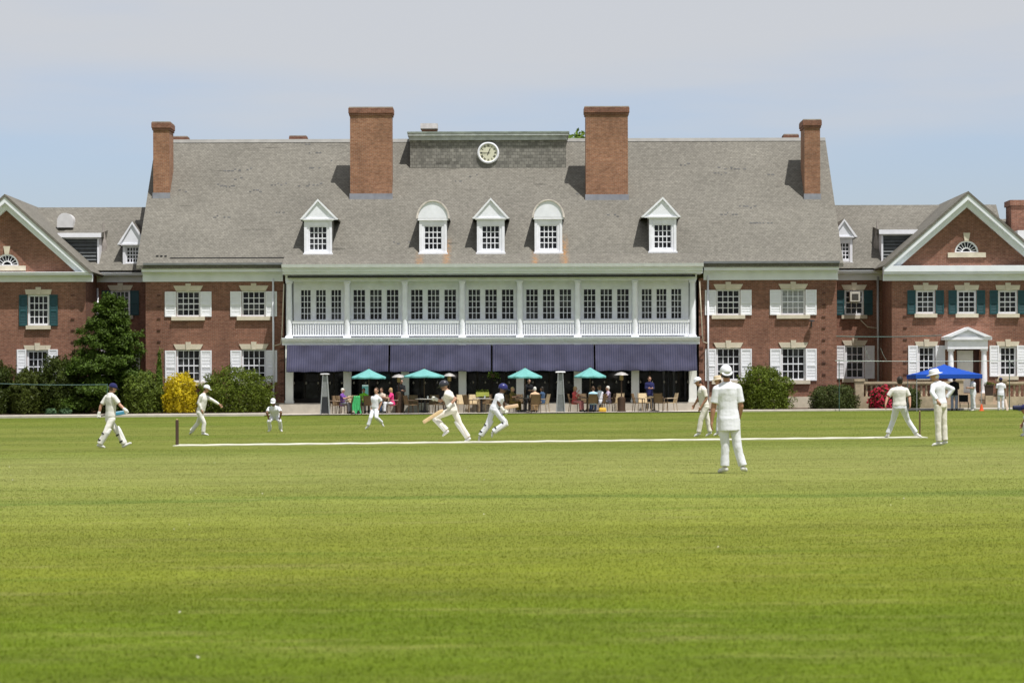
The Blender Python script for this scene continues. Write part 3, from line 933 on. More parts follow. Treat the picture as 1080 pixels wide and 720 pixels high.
# floor band between gallery and ground floor
zt, zl = gz(355.6), gz(363.2)
prof = [(YG + .5, zl), (YG + .02, zl), (YG + .02, zl + .14), (YG - .08, zl + .18), (YG - .08, zl + .22), (YG - .18, zl + .28), (YG - .18, zt - .03), (YG - .20, zt - .03), (YG - .20, zt), (YG + .5, zt)]
part('gallery_floor', M().prismx(prof, px(297.3, 355, YG)[0], px(737.8, 355, YG)[0]).box(GX0 + .02, GX1 - .02, YG + .502, 152.4, zl + .003, zt - .003), cornice_p)
# ground floor: white columns, raised floor, dark glazed wall set back
ZFL = px(540, 424.5, YG)[1]
part('porch_floor', M().box(GX0 - .25, GX1 + .25, YG - .25, 152.7, .3, ZFL).box(GX0 - .3, GX1 + .3, YG - .32, YG - .252, .3, ZFL - .05), concrete)
for cpx in cols:
    X = gx(cpx); m = M()
    m.box(X - .20, X + .20, YG - .02, YG + .36, ZFL, zl + .002)
    m.box(X - .23, X + .23, YG - .05, YG + .39, ZFL + .001, ZFL + .14)
    part('porch_column', m, mat('porch_paint', (.72, .73, .70), .6, .05, 3))
YB = 152.3
bw = M()
bw.box(GX0 - .02, GX0 + .10, YF + .003, YB, zb, zl); bw.box(GX1 - .10, GX1 + .02, YF + .003, YB, zb, zl)
part('porch_side_wall', bw, brick)
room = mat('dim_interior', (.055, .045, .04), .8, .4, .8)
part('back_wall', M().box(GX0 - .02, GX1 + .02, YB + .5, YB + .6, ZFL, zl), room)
fr = M(); gl = []
nx = 28
xs = [GX0 + (GX1 - GX0) * i / nx for i in range(nx + 1)]
for i, x in enumerate(xs):
    fr.box(x - .045, x + .045, YB, YB + .09, ZFL, zl)
for i in range(nx):
    fr.box(xs[i] + .045, xs[i + 1] - .045, YB, YB + .09, ZFL, ZFL + .25); fr.box(xs[i] + .045, xs[i + 1] - .045, YB, YB + .09, zl - .62, zl - .55)
    o = part('glass_door', M().box(xs[i] + .05, xs[i + 1] - .05, YB + .04, YB + .06, ZFL + .26, zl - .56), pane_m)
part('glazed_front', fr, mat('bronze_frame', (.035, .028, .022), .5, .3, 3))
part('transom_glass', M().box(xs[0] + .05, xs[-1] - .05, YB + .05, YB + .055, zl - .54, zl - .01), pane_m)
dr = M()
for a, b in ((699, 701.6), (704.5, 706), (709.5, 712.5), (722, 724)):
    n = 8
    X0, X1 = px(a, 400, YB - .2)[0], px(b, 400, YB - .2)[0]
    for k in range(n):
        xa, xb = X0 + (X1 - X0) * k / n, X0 + (X1 - X0) * (k + 1) / n
        ya, yb = YB - .12 + .03 * math.cos(k * 2.6), YB - .12 + .03 * math.cos((k + 1) * 2.6)
        dr.add([(xa, ya, ZFL + .1), (xb, yb, ZFL + .1), (xb, yb, zl - .1), (xa, ya, zl - .1), (xa, ya + .02, ZFL + .1), (xb, yb + .02, ZFL + .1), (xb, yb + .02, zl - .1), (xa, ya + .02, zl - .1)],
               [(0, 1, 2, 3), (7, 6, 5, 4), (0, 4, 5, 1), (3, 2, 6, 7)])
part('curtain', dr, mat('sheer_curtain', (.25, .26, .28), .8, .1, 5))
# awnings: four striped slate-purple blinds sloping out under the floor band
am = bpy.data.materials.new('awning_canvas'); am.use_nodes = True
n, l, p = nodes_of(am)
t = n.new('ShaderNodeTexCoord'); w = n.new('ShaderNodeTexWave'); w.inputs['Scale'].default_value = 2.55; w.inputs['Distortion'].default_value = 0; w.bands_direction = 'X'
l.new(t.outputs['Object'], w.inputs['Vector'])
r = n.new('ShaderNodeValToRGB'); r.color_ramp.elements[0].color = (.035, .037, .072, 1); r.color_ramp.elements[1].color = (.064, .061, .098, 1)
l.new(w.outputs['Fac'], r.inputs[0])
z = n.new('ShaderNodeTexNoise'); z.inputs['Scale'].default_value = 1.2; z.inputs['Detail'].default_value = 5; l.new(t.outputs['Object'], z.inputs['Vector'])
mr = n.new('ShaderNodeMapRange'); mr.inputs['From Min'].default_value = .3; mr.inputs['From Max'].default_value = .7; mr.inputs['To Min'].default_value = .72; mr.inputs['To Max'].default_value = 1.28; l.new(z.outputs['Fac'], mr.inputs['Value'])
hv = n.new('ShaderNodeHueSaturation'); l.new(r.outputs[0], hv.inputs['Color']); l.new(mr.outputs[0], hv.inputs['Value']); l.new(hv.outputs[0], p.inputs['Base Color'])
p.inputs['Roughness'].default_value = .85; p.inputs['Specular IOR Level'].default_value = .2
YA = 147.75
zt_a, zb_a = px(540, 363.4, 148.3)[1], px(540, 388.6, YA)[1]
zv = px(540, 391.4, YA)[1]
for a, b in ((301.8, 409.3), (411.3, 517.6), (519.6, 626.3), (628.2, 735.4)):
    X0, X1 = px(a, 375, YA)[0], px(b, 375, YA)[0]
    m = M(); N = 44; K = 6
    def aw(x, k):
        f = k / K; sag = .07 * math.sin(math.pi * f) * (1 + .5 * math.sin(x * 2.1 + a) + .3 * math.sin(x * 5.7))
        y = 148.36 + (YA - 148.36) * f; zz = zt_a + (zb_a - zt_a) * f - sag + .012 * math.sin(x * 5.3 + k)
        return (x, y, zz)
    xs_ = [X0 + (X1 - X0) * i / N for i in range(N + 1)]
    top = [[aw(x, k) for x in xs_] for k in range(K + 1)] + [[(x, YA - .012 + .012 * math.sin(x * 9), zv + .03 * abs(math.sin(x * 4.1 + a)) + .015 * math.sin(x * 1.3)) for x in xs_]]
    bot = [[(x, y + .012, z_ - .02) for x, y, z_ in row] for row in top]
    v = [q for row in top for q in row] + [q for row in bot for q in row]
    T = len(top) * (N + 1); f = []
    for k in range(len(top) - 1):
        for i in range(N):
            q = k * (N + 1) + i
            f.append((q, q + N + 1, q + N + 2, q + 1)); f.append((T + q, T + q + 1, T + q + N + 2, T + q + N + 1))
    m.add(v, f)
    a_ = part('awning', m, am, fix=False, smooth=True)
    arm = M()
    for xx in (X0 + .06, X1 - .06): arm.tube([(xx, 148.4, zt_a - .75), (xx, YA + .03, zb_a - .03)], .02, 6)
    arm.tube([(X0, YA + .02, zb_a - .03), (X1, YA + .02, zb_a - .03)], .022, 6)
    obj('awning_arm', arm, dark, a_)
# pipes
def pipe(pts, r=.05, material=None):
    return part('downpipe', M().tube(pts, r, 8), material or paint, smooth=True)
pipe([(ox(288.3), 149.9, 7.7), (ox(288.3), 149.9, .6)], .052)
pipe([(ox(746.5), 149.9, 7.75), (ox(746.5), 149.9, .7)], .052)
pipe([(px(303.5, 298, 148.5)[0] - .2, 148.45, gz(299)), (px(297, 352, 149)[0], 149.2, gz(352)), (px(296, 361, 149.7)[0], 149.7, gz(361.5)), (ox(288.5), 149.88, gz(363.5))], .028, stone)
pipe([(px(733.6, 297, 148.5)[0] + .2, 148.45, gz(297)), (px(741, 352, 149)[0], 149.2, gz(352)), (px(741.5, 361, 149.7)[0], 149.7, gz(360.5)), (ox(746.5), 149.88, gz(362.5))], .028, stone)

# ---------------------------------------------------------------- link bays and gabled end pavilions
YL = 154.0                                    # wall of the recessed links
def lx(p): return px(p, 320, YL)[0]
def lz(y, x=540): return px(x, y, YL)[1]
YRW, ZRW = 158.4, 12.05                       # wing ridge
EW_Y, EW_Z = 153.45, 8.32                     # wing eave
slw = (ZRW - EW_Z) / (YRW - EW_Y)
def on_wing(Y): return EW_Z + (Y - EW_Y) * slw
def wing(side):
    if side < 0:
        xa, xb = -34.0, XL
        pav_c, pav_r = px(7.5, 300, YF)[0], px(90.5, 300, YF)[0]; apex = px(7.5, 206.5, YF)[1]; outer = px(98, 290, YF)[0]
    else:
        xa, xb = XR, 36.0
        pav_c, pav_r = px(1019.5, 300, YF)[0], px(940.5, 300, YF)[0]; apex = px(1019.5, 203.5, YF)[1]; outer = px(931, 283, YF)[0]
    hw = abs(pav_r - pav_c)
    P0, P1 = pav_c - hw, pav_c + hw
    # link wall
    if side < 0:
        la, lb = P1, XL
        W = [(px(127.0, 322, YL)[0], lz(332.5, 127), 1.05, 1.36, 4, shutter_t), (px(127, 380, YL)[0], lz(402, 127), 1.05, 1.75, 4, shutter_w)]
    else:
        la, lb = XR, P0
        W = [(px(900.8, 320, YL)[0], lz(332.2, 900), 1.04, 1.36, 3, shutter_t), (px(901.6, 380, YL)[0], lz(399.2, 901), 1.04, 1.80, 3, shutter_w)]
    part('link_wall', wall_holes(la, lb, zb, 8.0, YL, [(x - w / 2, x + w / 2, z, z + h) for x, z, w, h, c, s in W]), brick)
    for x, z, w, h, c, s in W:
        window(x, z, w, h, c, 4, Y=YL, lintel=(w + .05, w + .34, .27), sill=(w + .34, .2), shutters=(s, .47 if s is shutter_t else .53, .0, h - .02), casing=.10)
    part('link_cornice', cornice(M(), la + .01 if side < 0 else la - .4, lb + .4 if side < 0 else lb - .01, YL, 8.30, lz(297.5 if side < 0 else 295.5, 128 if side < 0 else 905), .55), cornice_p)
    # pavilion: front with windows, sides, gable
    if side > 0:
        ups = [(px(c, 318, YF)[0], px(c, 330.8, YF)[1], 1.03, 1.25, 3, shutter_t) for c in (976.2, 1019.6, 1063.0)]
        los = [(px(c, 380, YF)[0], px(c, 396.5, YF)[1], .92, 1.58, 3, shutter_w) for c in (977.2, 1063.0)]
        door = (px(1008.5, 390, YF)[0], px(1033, 390, YF)[0], px(1020, 414, YF)[1], px(1020, 367.5, YF)[1])
    else:
        ups = [(px(40.6, 325, YF)[0], px(40.6, 343.2, YF)[1], 1.14, 1.64, 4, shutter_t), (px(-25, 325, YF)[0], px(-25, 343.2, YF)[1], 1.14, 1.64, 4, shutter_t)]
        los = [(px(39.6, 390, YF)[0], px(39.6, 404.5, YF)[1], 1.14, 1.78, 4, shutter_w)]
        door = None
    hl = [(x - w / 2, x + w / 2, z, z + h) for x, z, w, h, c, s in ups + los]
    if door: hl.append(door)
    zft = px(pav_c, 297.5 if side < 0 else 296.5, YF)[1] if side < 0 else px(975, 296, YF)[1]
    pf = part('pavilion_front', wall_holes(P0, P1, zb, zft + .15, YF, hl), brick)
    part('pavilion_side', M().box(P0, P0 + .3, YF + .003, 166, zb, 8.2).box(P1 - .3, P1, YF + .003, 166, zb, 8.2), brick)
    for x, z, w, h, c, s in ups + los:
        up = (x, z, w, h, c, s) in ups
        window(x, z, w, h, c, 4, lintel=(w + .16, w + .28 if up else w + .30, .26 if up else .24), sill=(w + .16, .2), shutters=(s, .44 if s is shutter_t else .50, -.02, h + (.0 if up else .05)), casing=.11)
    merge(pf, quoins(P1 if side < 0 else P0, -1 if side < 0 else 1, zb, zft, YF), quoin_m)
    # gable with its fan window
    ov = abs(outer - pav_c)
    zbase = px(outer, 283.5, YF)[1] if side > 0 else px(outer, 287.5, YF)[1]
    zcor = px(975, 286.8, YF)[1] if side > 0 else px(60, 291, YF)[1]     # top of the horizontal cornice's lit strip
    fcx = pav_c; fr_ = .63
    fz = px(1019, 266.3, YF)[1] if side > 0 else px(8, 280.3, YF)[1]
    bandv = .76
    zt = apex - bandv + .12
    zc0 = zft + .10
    slg = (apex - zbase) / ov
    hb = (zt - (zc0)) / slg
    n = 16
    arc = [(fcx + fr_ * math.cos(math.pi * k / n), fz + fr_ * math.sin(math.pi * k / n)) for k in range(n + 1)]
    g = M()
    # left half and right half of the gable around the arched opening
    top = (pav_c, zt); bl = (pav_c - hb, zc0); br = (pav_c + hb, zc0)
    yq = YF - .02
    right = [br, top] + [arc[k] for k in range(n // 2, -1, -1)] + [(arc[0][0], zc0)]
    left = [top, bl, (arc[n][0], zc0)] + [arc[k] for k in range(n, n // 2 - 1, -1)]
    for poly in (right, left): g.prism(poly, yq, YF + .25)
    g.prism([(arc[n][0], zc0), (arc[0][0], zc0), (arc[0][0], fz), (arc[n][0], fz)], yq, YF + .25)
    part('gable', g, brick)
    fan = M(); nn = 9
    for k in range(n):
        a, b = arc[k], arc[k + 1]
        a2 = (fcx + (a[0] - fcx) * .86, fz + (a[1] - fz) * .86); b2 = (fcx + (b[0] - fcx) * .86, fz + (b[1] - fz) * .86)
        fan.prism([a, b, b2, a2], yq + .02, YF + .1)
        a3 = (fcx + (a[0] - fcx) * .34, fz + (a[1] - fz) * .34); b3 = (fcx + (b[0] - fcx) * .34, fz + (b[1] - fz) * .34)
        a4 = (fcx + (a[0] - fcx) * .44, fz + (a[1] - fz) * .44); b4 = (fcx + (b[0] - fcx) * .44, fz + (b[1] - fz) * .44)
        fan.prism([a4, b4, b3, a3], yq + .05, YF + .1)
    for k in range(1, nn):
        t_ = math.pi * k / nn; u = Vector((math.cos(t_), math.sin(t_)))
        bar(fan, Vector((fcx, fz)) + u * .27, Vector((fcx, fz)) + u * .56, .028, yq + .055, YF + .09)
    fan.box(fcx - fr_, fcx + fr_, yq + .022, YF + .1, fz - .001, fz + .05)
    f_ = part('fan_window', fan, paint)
    obj('pane', M().prism([(fcx + .6 * math.cos(math.pi * k / n), fz + .02 + .58 * math.sin(math.pi * k / n)) for k in range(n + 1)], YF + .105, YF + .12), pane_m, f_)
    obj('sill', M().box(fcx - 1.0, fcx + 1.0, yq - .10, yq - .003, fz - .26, fz - .004), stone, f_)
    obj('keystone', M().prism([(fcx - .11, fz + fr_ - .02), (fcx + .11, fz + fr_ - .02), (fcx + .18, fz + fr_ + .40), (fcx - .18, fz + fr_ + .40)], yq - .07, yq - .002), stone, f_)
    ar = M()
    for k in range(n):                                        # brick arch ring
        a, b = arc[k], arc[k + 1]
        sc = 1.42
        a2 = (fcx + (a[0] - fcx) * sc, fz + (a[1] - fz) * sc); b2 = (fcx + (b[0] - fcx) * sc, fz + (b[1] - fz) * sc)
        ar.prism([a, b, b2, a2], yq - .018, yq - .001)
    part('brick_arch', ar, brick_ch if False else brick)
    # raking cornice and horizontal cornice
    rk = M(); r2 = M()
    for s_ in (-1, 1):
        e = pav_c + s_ * ov
        def at(dx, dz): return None
        rk.prism([(e, zbase), (pav_c, apex), (pav_c, apex - bandv * .52), (e - s_ * bandv * .52 / slg, zbase)], YF - .62, YF + .3)
        e2 = e - s_ * bandv * .52 / slg
        r2.prism([(e2 - s_ * .0, zbase), (pav_c, apex - bandv * .52 - .002), (pav_c, apex - bandv), (e2 - s_ * bandv * .48 / slg, zbase)], YF - .30, YF + .28)
    part('raking_cornice', rk, cornice_p); part('raking_frieze', r2, cornice_p)
    part('pavilion_cornice', M().prismx([(YF + .05, zft), (YF - .06, zft), (YF - .06, zft + .24), (YF - .14, zft + .26), (YF - .14, zft + .32), (YF - .55, zft + .34), (YF - .55, zft + .44), (YF - .62, zft + .46), (YF - .62, zbase - .002), (YF - .05, zbase + .03), (YF + .05, zbase + .03)], pav_c - ov, pav_c + ov), cornice_p)
    # pavilion roof, ridge running back into the wing roof
    rf = M()
    ridge_b = 158.6
    for s_ in (-1, 1):
        e = pav_c + s_ * (ov + .04)
        rf.prism([(e, zbase - .0), (pav_c, apex + .05), (pav_c, apex - .10), (e - s_ * .1, zbase - .1)] if s_ > 0 else [(e, zbase), (e + .1, zbase - .1), (pav_c, apex - .10), (pav_c, apex + .05)], YF - .66, 167)
    part('pavilion_roof', rf, slate)
    # wing roof
    x0w, x1w = (xa, XL + .05) if side < 0 else (XR - .05, pav_c + 3.0)
    part('wing_roof', M().prismx([(EW_Y, EW_Z), (YRW, ZRW), (163.4, EW_Z), (163.4, EW_Z - .15), (YRW, ZRW - .2), (EW_Y, EW_Z - .12)], x0w, x1w), slate)
    # one small gabled dormer on the link roof, and a wide louvred one beside the pavilion
    Yd = 153.95
    if side < 0:
        dormer(140, 129.5, 150.0, 258, 280, 234, 124, 156, 258, False, Y=Yd, roofz=on_wing, backY=YRW, win=(13.5, 17.0), slp=slw, cols=4)
        a, b = px(64, 260, Yd)[0], px(104.5, 260, Yd)[0]
        zt_, zb_2 = px(80, 249.5, Yd)[1], px(80, 282, Yd)[1]
    else:
        dormer(892, 881.5, 899.0, 250.0, 276.5, 231, 876, 904, 250, False, Y=Yd, roofz=on_wing, backY=YRW, win=(11.5, 18.0), slp=slw, cols=3)
        a, b = px(929.5, 260, Yd)[0], px(968, 260, Yd)[0]
        zt_, zb_2 = px(940, 246, Yd)[1], px(940, 276, Yd)[1]
    sd = part('louvred_dormer', M().box(a, a + .10, Yd, Yd + 3, zb_2 - .2, zt_).box(b - .10, b, Yd, Yd + 3, zb_2 - .2, zt_).box(a + .1, b - .1, Yd + .02, Yd + 3, zt_ - .12, zt_ - .002), paint)
    lv = M(); k = 8
    for i in range(k):
        z0 = zb_2 + (zt_ - .12 - zb_2) * i / k
        lv.add([(a + .1, Yd + .08, z0), (b - .1, Yd + .08, z0), (b - .1, Yd + .2, z0 + .2), (a + .1, Yd + .2, z0 + .2), (a + .1, Yd + .1, z0 - .02), (b - .1, Yd + .1, z0 - .02), (b - .1, Yd + .22, z0 + .18), (a + .1, Yd + .22, z0 + .18)], [(0, 1, 2, 3), (7, 6, 5, 4), (0, 4, 5, 1), (3, 2, 6, 7)])
    obj('louvre', lv, mat('grey_louvre', (.10, .11, .115), .6, .2, 4), sd)
    obj('dormer_roof', M().prismx([(Yd - .12, zt_), (Yd + 4.0, zt_ + .95), (Yd + 4.0, zt_ + .8), (Yd - .12, zt_ - .0 - .002 + .0)] if False else [(Yd - .14, zt_ + .0), (Yd - .14, zt_ + .18), (Yd + 2.7, zt_ + .18 + 2.8 * .12), (Yd + 2.7, zt_ + .0)], a - .12, b + .12), slate, sd)
    obj('fascia', M().box(a - .14, b + .14, Yd - .17, Yd - .145, zt_ - .05, zt_ + .185), paint, sd)
    # stub vent on the wing roof beside it
    vx, vz = px(108.5 if side < 0 else 925.5, 250, 154.9)
    part('vent_pipe', M().lathe([(.20, -.3), (.20, .3), (.05, 1.15), (.02, 1.6)], (vx, 155.1, on_wing(154.9)), 12), mat('weathered_zinc', (.30, .27, .25), .6, .2, 4), smooth=False)
    if side < 0:
        pipe([(px(103, 305, 153.9)[0], 153.88, lz(304, 103)), (px(103, 305, 153.9)[0], 153.88, .6)], .05)
        m = M(); vx, vz = px(69.5, 233, 156.8)                          # white half-round roof ventilator
        n = 14; m.prism([(vx + .44 * math.cos(math.pi * k / n), vz - .02 + .44 * math.sin(math.pi * k / n)) for k in range(n + 1)] + [(vx - .44, vz - .38), (vx + .44, vz - .38)], 156.45, 157.6)
        part('roof_ventilator', m, mat('vent_white', (.62, .62, .63), .5, .08, 4))
    else:
        pipe([(px(925.8, 300, 153.9)[0], 153.88, lz(292, 925)), (px(925.8, 300, 153.9)[0], 153.88, .9)], .06, mat('grey_pipe', (.50, .51, .53), .5, .1, 4))
        pipe([(px(907.5, 337, 153.9)[0], 153.85, lz(337.5, 907)), (px(915, 345, 153.9)[0], 153.88, lz(344.8, 915)), (px(925, 346, 153.9)[0], 153.88, lz(346, 925))], .03, stone)
        # air conditioner hung in the upper sash
        x0, x1 = px(896.5, 312, 153.6)[0], px(907, 312, 153.6)[0]; z0, z1 = px(900, 318, 153.6)[1], px(900, 307.6, 153.6)[1]
        ac = part('air_conditioner', M().box(x0, x1, 153.5, 154.05, z0, z1), mat('beige_case', (.62, .60, .53), .5, .06, 5))
        gr = M()
        for i in range(6): gr.box(x0 + .09, x1 - .09, 153.488, 153.502, z0 + .09 + i * (z1 - z0 - .18) / 6, z0 + .09 + (i + .55) * (z1 - z0 - .18) / 6)
        obj('grille', gr, dark, ac)
        # portico: pediment, frieze, two columns, panelled door
        q0, q1 = px(995.5, 357, 149)[0], px(1046.0, 357, 149)[0]; qc = (q0 + q1) / 2
        zp0, zp1, zpa = px(1020, 358.3, 149)[1], px(1020, 355.2, 149)[1], px(1020, 344.8, 149)[1]
        pd = M()
        pd.box(q0, q1, 148.9, YF - .003, zp0, zp1)
        for s_ in (-1, 1):
            e = q0 if s_ < 0 else q1
            pd.prism([(e, zp1 + .002), (qc, zpa), (qc, zpa - .14), (e - s_ * .38, zp1 + .002)], 148.85, YF - .003)
        pr = part('portico', pd, paint)
        obj('tympanum', M().prism([(q0 + .36, zp1 + .003), (q1 - .36, zp1 + .003), (qc, zpa - .13)], 149.05, YF - .004), paint, pr)
        zfz = px(1020, 368.0, 149.1)[1]
        obj('frieze', M().box(q0 + .2, q1 - .2, 149.02, YF - .005, zfz, zp0 - .002), paint, pr)
        zst = px(1020, 414.5, 149.1)[1]
        for cpx_ in (1003.0, 1038.0):
            X = px(cpx_, 390, 149.2)[0]
            obj('column', M().lathe([(.17, .08), (.165, .8), (.135, zfz - zst - .1)], (X, 149.25, zst), 14).box(X - .19, X + .19, 149.06, 149.44, zst, zst + .08).box(X - .17, X + .17, 149.08, 149.42, zfz - .1, zfz - .002), paint, pr)
        a, b, c_, d_ = door
        dm = M(); dm.box(a + .06, b - .32, YF + .10, YF + .16, c_, d_ - .10)
        for zz0, zz1 in ((.1, .8), (.95, 1.6), (1.72, 2.05)):
            for k in range(2):
                xx = a + .16 + k * (b - a - .5) / 2
                dm.box(xx, xx + (b - a - .62) / 2 - .04, YF + .085, YF + .10, c_ + zz0, c_ + zz1)
        dd = part('door', dm, mat('door_paint', (.72, .73, .73), .5, .05, 4))
        obj('door_handle', M().ell((b - .42, YF + .06, c_ + 1.0), .04, .04, .04), dark, dd)
        part('door_recess', M().box(a, b, YF + .165, YF + .215, c_, d_), mat('dark_panel', (.06, .025, .02), .7, .2, 3))
        # three broad stone steps up to the door
        st = M()
        for k in range(4): st.box(q0 - .25 - k * .12, q1 + .25 + k * .12, 148.5 - k * .42, 148.5 - (k - 1) * .42 if k else YF - .003, .5, zst - k * .19)
        part('entrance_steps', st, mat('step_stone', (.42, .33, .24), .9, .15, 3))
wing(-1); wing(1)
# lower wing going on to the right, its dormer edge and chimney
zlow = px(1065, 231, 159)[1]
part('far_wing_roof', M().prismx([(152.5, 8.3), (159, zlow), (165, 8.3), (165, 8.1), (159, zlow - .2), (152.5, 8.1)], 26.8, 44), slate)
part('far_wing_wall', M().box(27.95, 43.5, 153.2, 153.5, zb, 8.25), brick)
X0, X1 = px(1066.5, 215, 156.5)[0], px(1087, 215, 156.5)[0]
cz = px(1075, 211, 156.5)[1]
c = part('chimney', M().box(X0, X1, 156.5, 158.2, 9.5, cz - .3), brick)
obj('chimney_cap', M().box(X0 - .08, X1 + .08, 156.42, 158.28, cz - .3, cz), brick, c)
for i in range(4):
    for z_, h_ in ((5.0, 1.36), (1.7, 1.7)):
        window(30.2 + i * 3.4, z_, 1.1, h_, 3, 4, Y=153.2, recess=-.02, lintel=(1.2, 1.45, .26), sill=(1.4, .18))
X0 = px(1073, 248, 153.2)[0]
part('dormer', M().box(X0, X0 + 2, 153.1, 156, 8.6, px(1076, 243, 153.2)[1]), paint)

X, Z = px(856, 338.5, 149.9)
wl2 = part('wall_lamp', M().tube([(X, 149.99, Z), (X, 149.72, Z + .02)], .03, 6).lathe([(.16, -.03), (.15, .02), (.03, .06)], (X, 149.70, Z), 12), dark)
obj('lamp_arm', M().tube([(X, 149.97, Z - .3), (X, 149.97, Z)], .03, 6), dark, wl2)
# ---------------------------------------------------------------- people
REMESH = []            # (object, voxel, smoothing passes, fold depth): grown into one skin at the end of the script
skin_a = mat('skin_light', (.48, .27, .19), .55, .06, 12)
skin_b = mat('skin_tan', (.36, .185, .115), .55, .06, 12)
skin_c = mat('skin_brown', (.17, .085, .05), .5, .06, 12)
def cloth(name, col, var=.04):
    if name in MATS: return MATS[name]
    m = mat(name, col, .9, var, 9, sheen=.1, spec=.15)
    n, l, p = nodes_of(m)                        # soft creases that run mostly downwards
    t = n.new('ShaderNodeTexCoord'); mp = n.new('ShaderNodeMapping'); mp.inputs['Scale'].default_value = (1, 1, .28)
    l.new(t.outputs['Object'], mp.inputs[0])
    z = n.new('ShaderNodeTexNoise'); z.inputs['Scale'].default_value = 9; z.inputs['Detail'].default_value = 3; z.inputs['Distortion'].default_value = .8
    l.new(mp.outputs[0], z.inputs['Vector'])
    b = n.new('ShaderNodeBump'); b.inputs['Strength'].default_value = .22; b.inputs['Distance'].default_value = .035
    l.new(z.outputs['Fac'], b.inputs['Height']); l.new(b.outputs[0], p.inputs['Normal'])
    return m
white_c = cloth('white_cotton', (.70, .71, .765)); cream_c = cloth('cream_flannel', (.70, .665, .60)); offw_c = cloth('ivory_cotton', (.70, .68, .64))
hair_d = mat('dark_hair', (.022, .016, .012), .6, .3, 30); hair_w = mat('white_hair', (.62, .60, .56), .7, .1, 30); hair_b = mat('blonde_hair', (.42, .28, .13), .6, .15, 30); hair_br = mat('brown_hair', (.085, .045, .024), .6, .2, 30)
navy_c = cloth('navy_cloth', (.018, .020, .085)); black_c = cloth('black_cloth', (.014, .014, .017))
shoe_w = mat('white_leather', (.62, .61, .60), .5, .08, 12)
glove_m = mat('glove_white', (.64, .63, .58), .6, .1, 14)
pad_m = mat('pad_white', (.66, .655, .64), .5, .05, 12)
willow = mat('willow', (.62, .45, .25), .5, .12, 8)
rubber = mat('black_rubber', (.016, .016, .017), .6, .2, 10)
eye_m = mat('eye_dark', (.02, .015, .012), .2, .1, 5)
lip_m = mat('lip', (.34, .13, .10), .5, .1, 5)

def V(*a): return Vector(a)
def frame_of(up, fwd):
    """orthonormal (lateral, forward, up): lateral is the person's left"""
    u = up.normalized(); f = (fwd - u * fwd.dot(u)).normalized(); lft = u.cross(f)
    return lft, f, u

def ring(c, lat, fw, a, b, n=16, sq=1.0):
    out = []
    for k in range(n):
        t = 2 * math.pi * k / n
        cx, cy = math.cos(t), math.sin(t)
        cx = math.copysign(abs(cx) ** sq, cx); cy = math.copysign(abs(cy) ** sq, cy)
        out.append(c + lat * (a * cx) + fw * (b * cy))
    return out

def add_hand(m, wrist, d, back, k, thumb_side, grip=False):
    """palm, four unequal bent fingers and a thumb off the side of the palm; d along the hand, back out of its back"""
    d = d.normalized(); back = (back - d * back.dot(d)).normalized(); side = d.cross(back)
    if side.dot(thumb_side) < 0: side = -side
    mt = Matrix((side, back, d)).transposed()
    m.ell(wrist + d * .045 * k, .040 * k, .019 * k, .055 * k, 12, 8, mt)
    m.caps(wrist - d * .02 * k, wrist + d * .03 * k, .026 * k, .027 * k, 8)
    lens = [.070, .078, .072, .056]
    for i, L in enumerate(lens):
        o = (1.5 - i) * .0205 * k
        base = wrist + d * (.085 - .006 * abs(i - 1)) * k + side * o
        c1 = .35 if not grip else 1.2
        c2 = .8 if not grip else 2.3
        d1 = (d * math.cos(c1) - back * math.sin(c1)); d2 = (d * math.cos(c2) - back * math.sin(c2))
        p1 = base + d1 * L * .55 * k; p2 = p1 + d2 * L * .5 * k
        m.caps(base - d * .02 * k, p1, .0105 * k, .010 * k, 7); m.caps(p1, p2, .010 * k, .009 * k, 7)
    tb = wrist + d * .030 * k + side * .034 * k
    td = (d * .75 + side * .55 - back * .35).normalized()
    tp = tb + td * .038 * k
    m.caps(wrist + d * .02 * k + side * .015 * k, tb, .014 * k, .013 * k, 7); m.caps(tb, tp, .0125 * k, .0115 * k, 7)
    m.caps(tp, tp + (td * .8 - back * .5 - side * .1).normalized() * .030 * k, .0115 * k, .010 * k, 7)

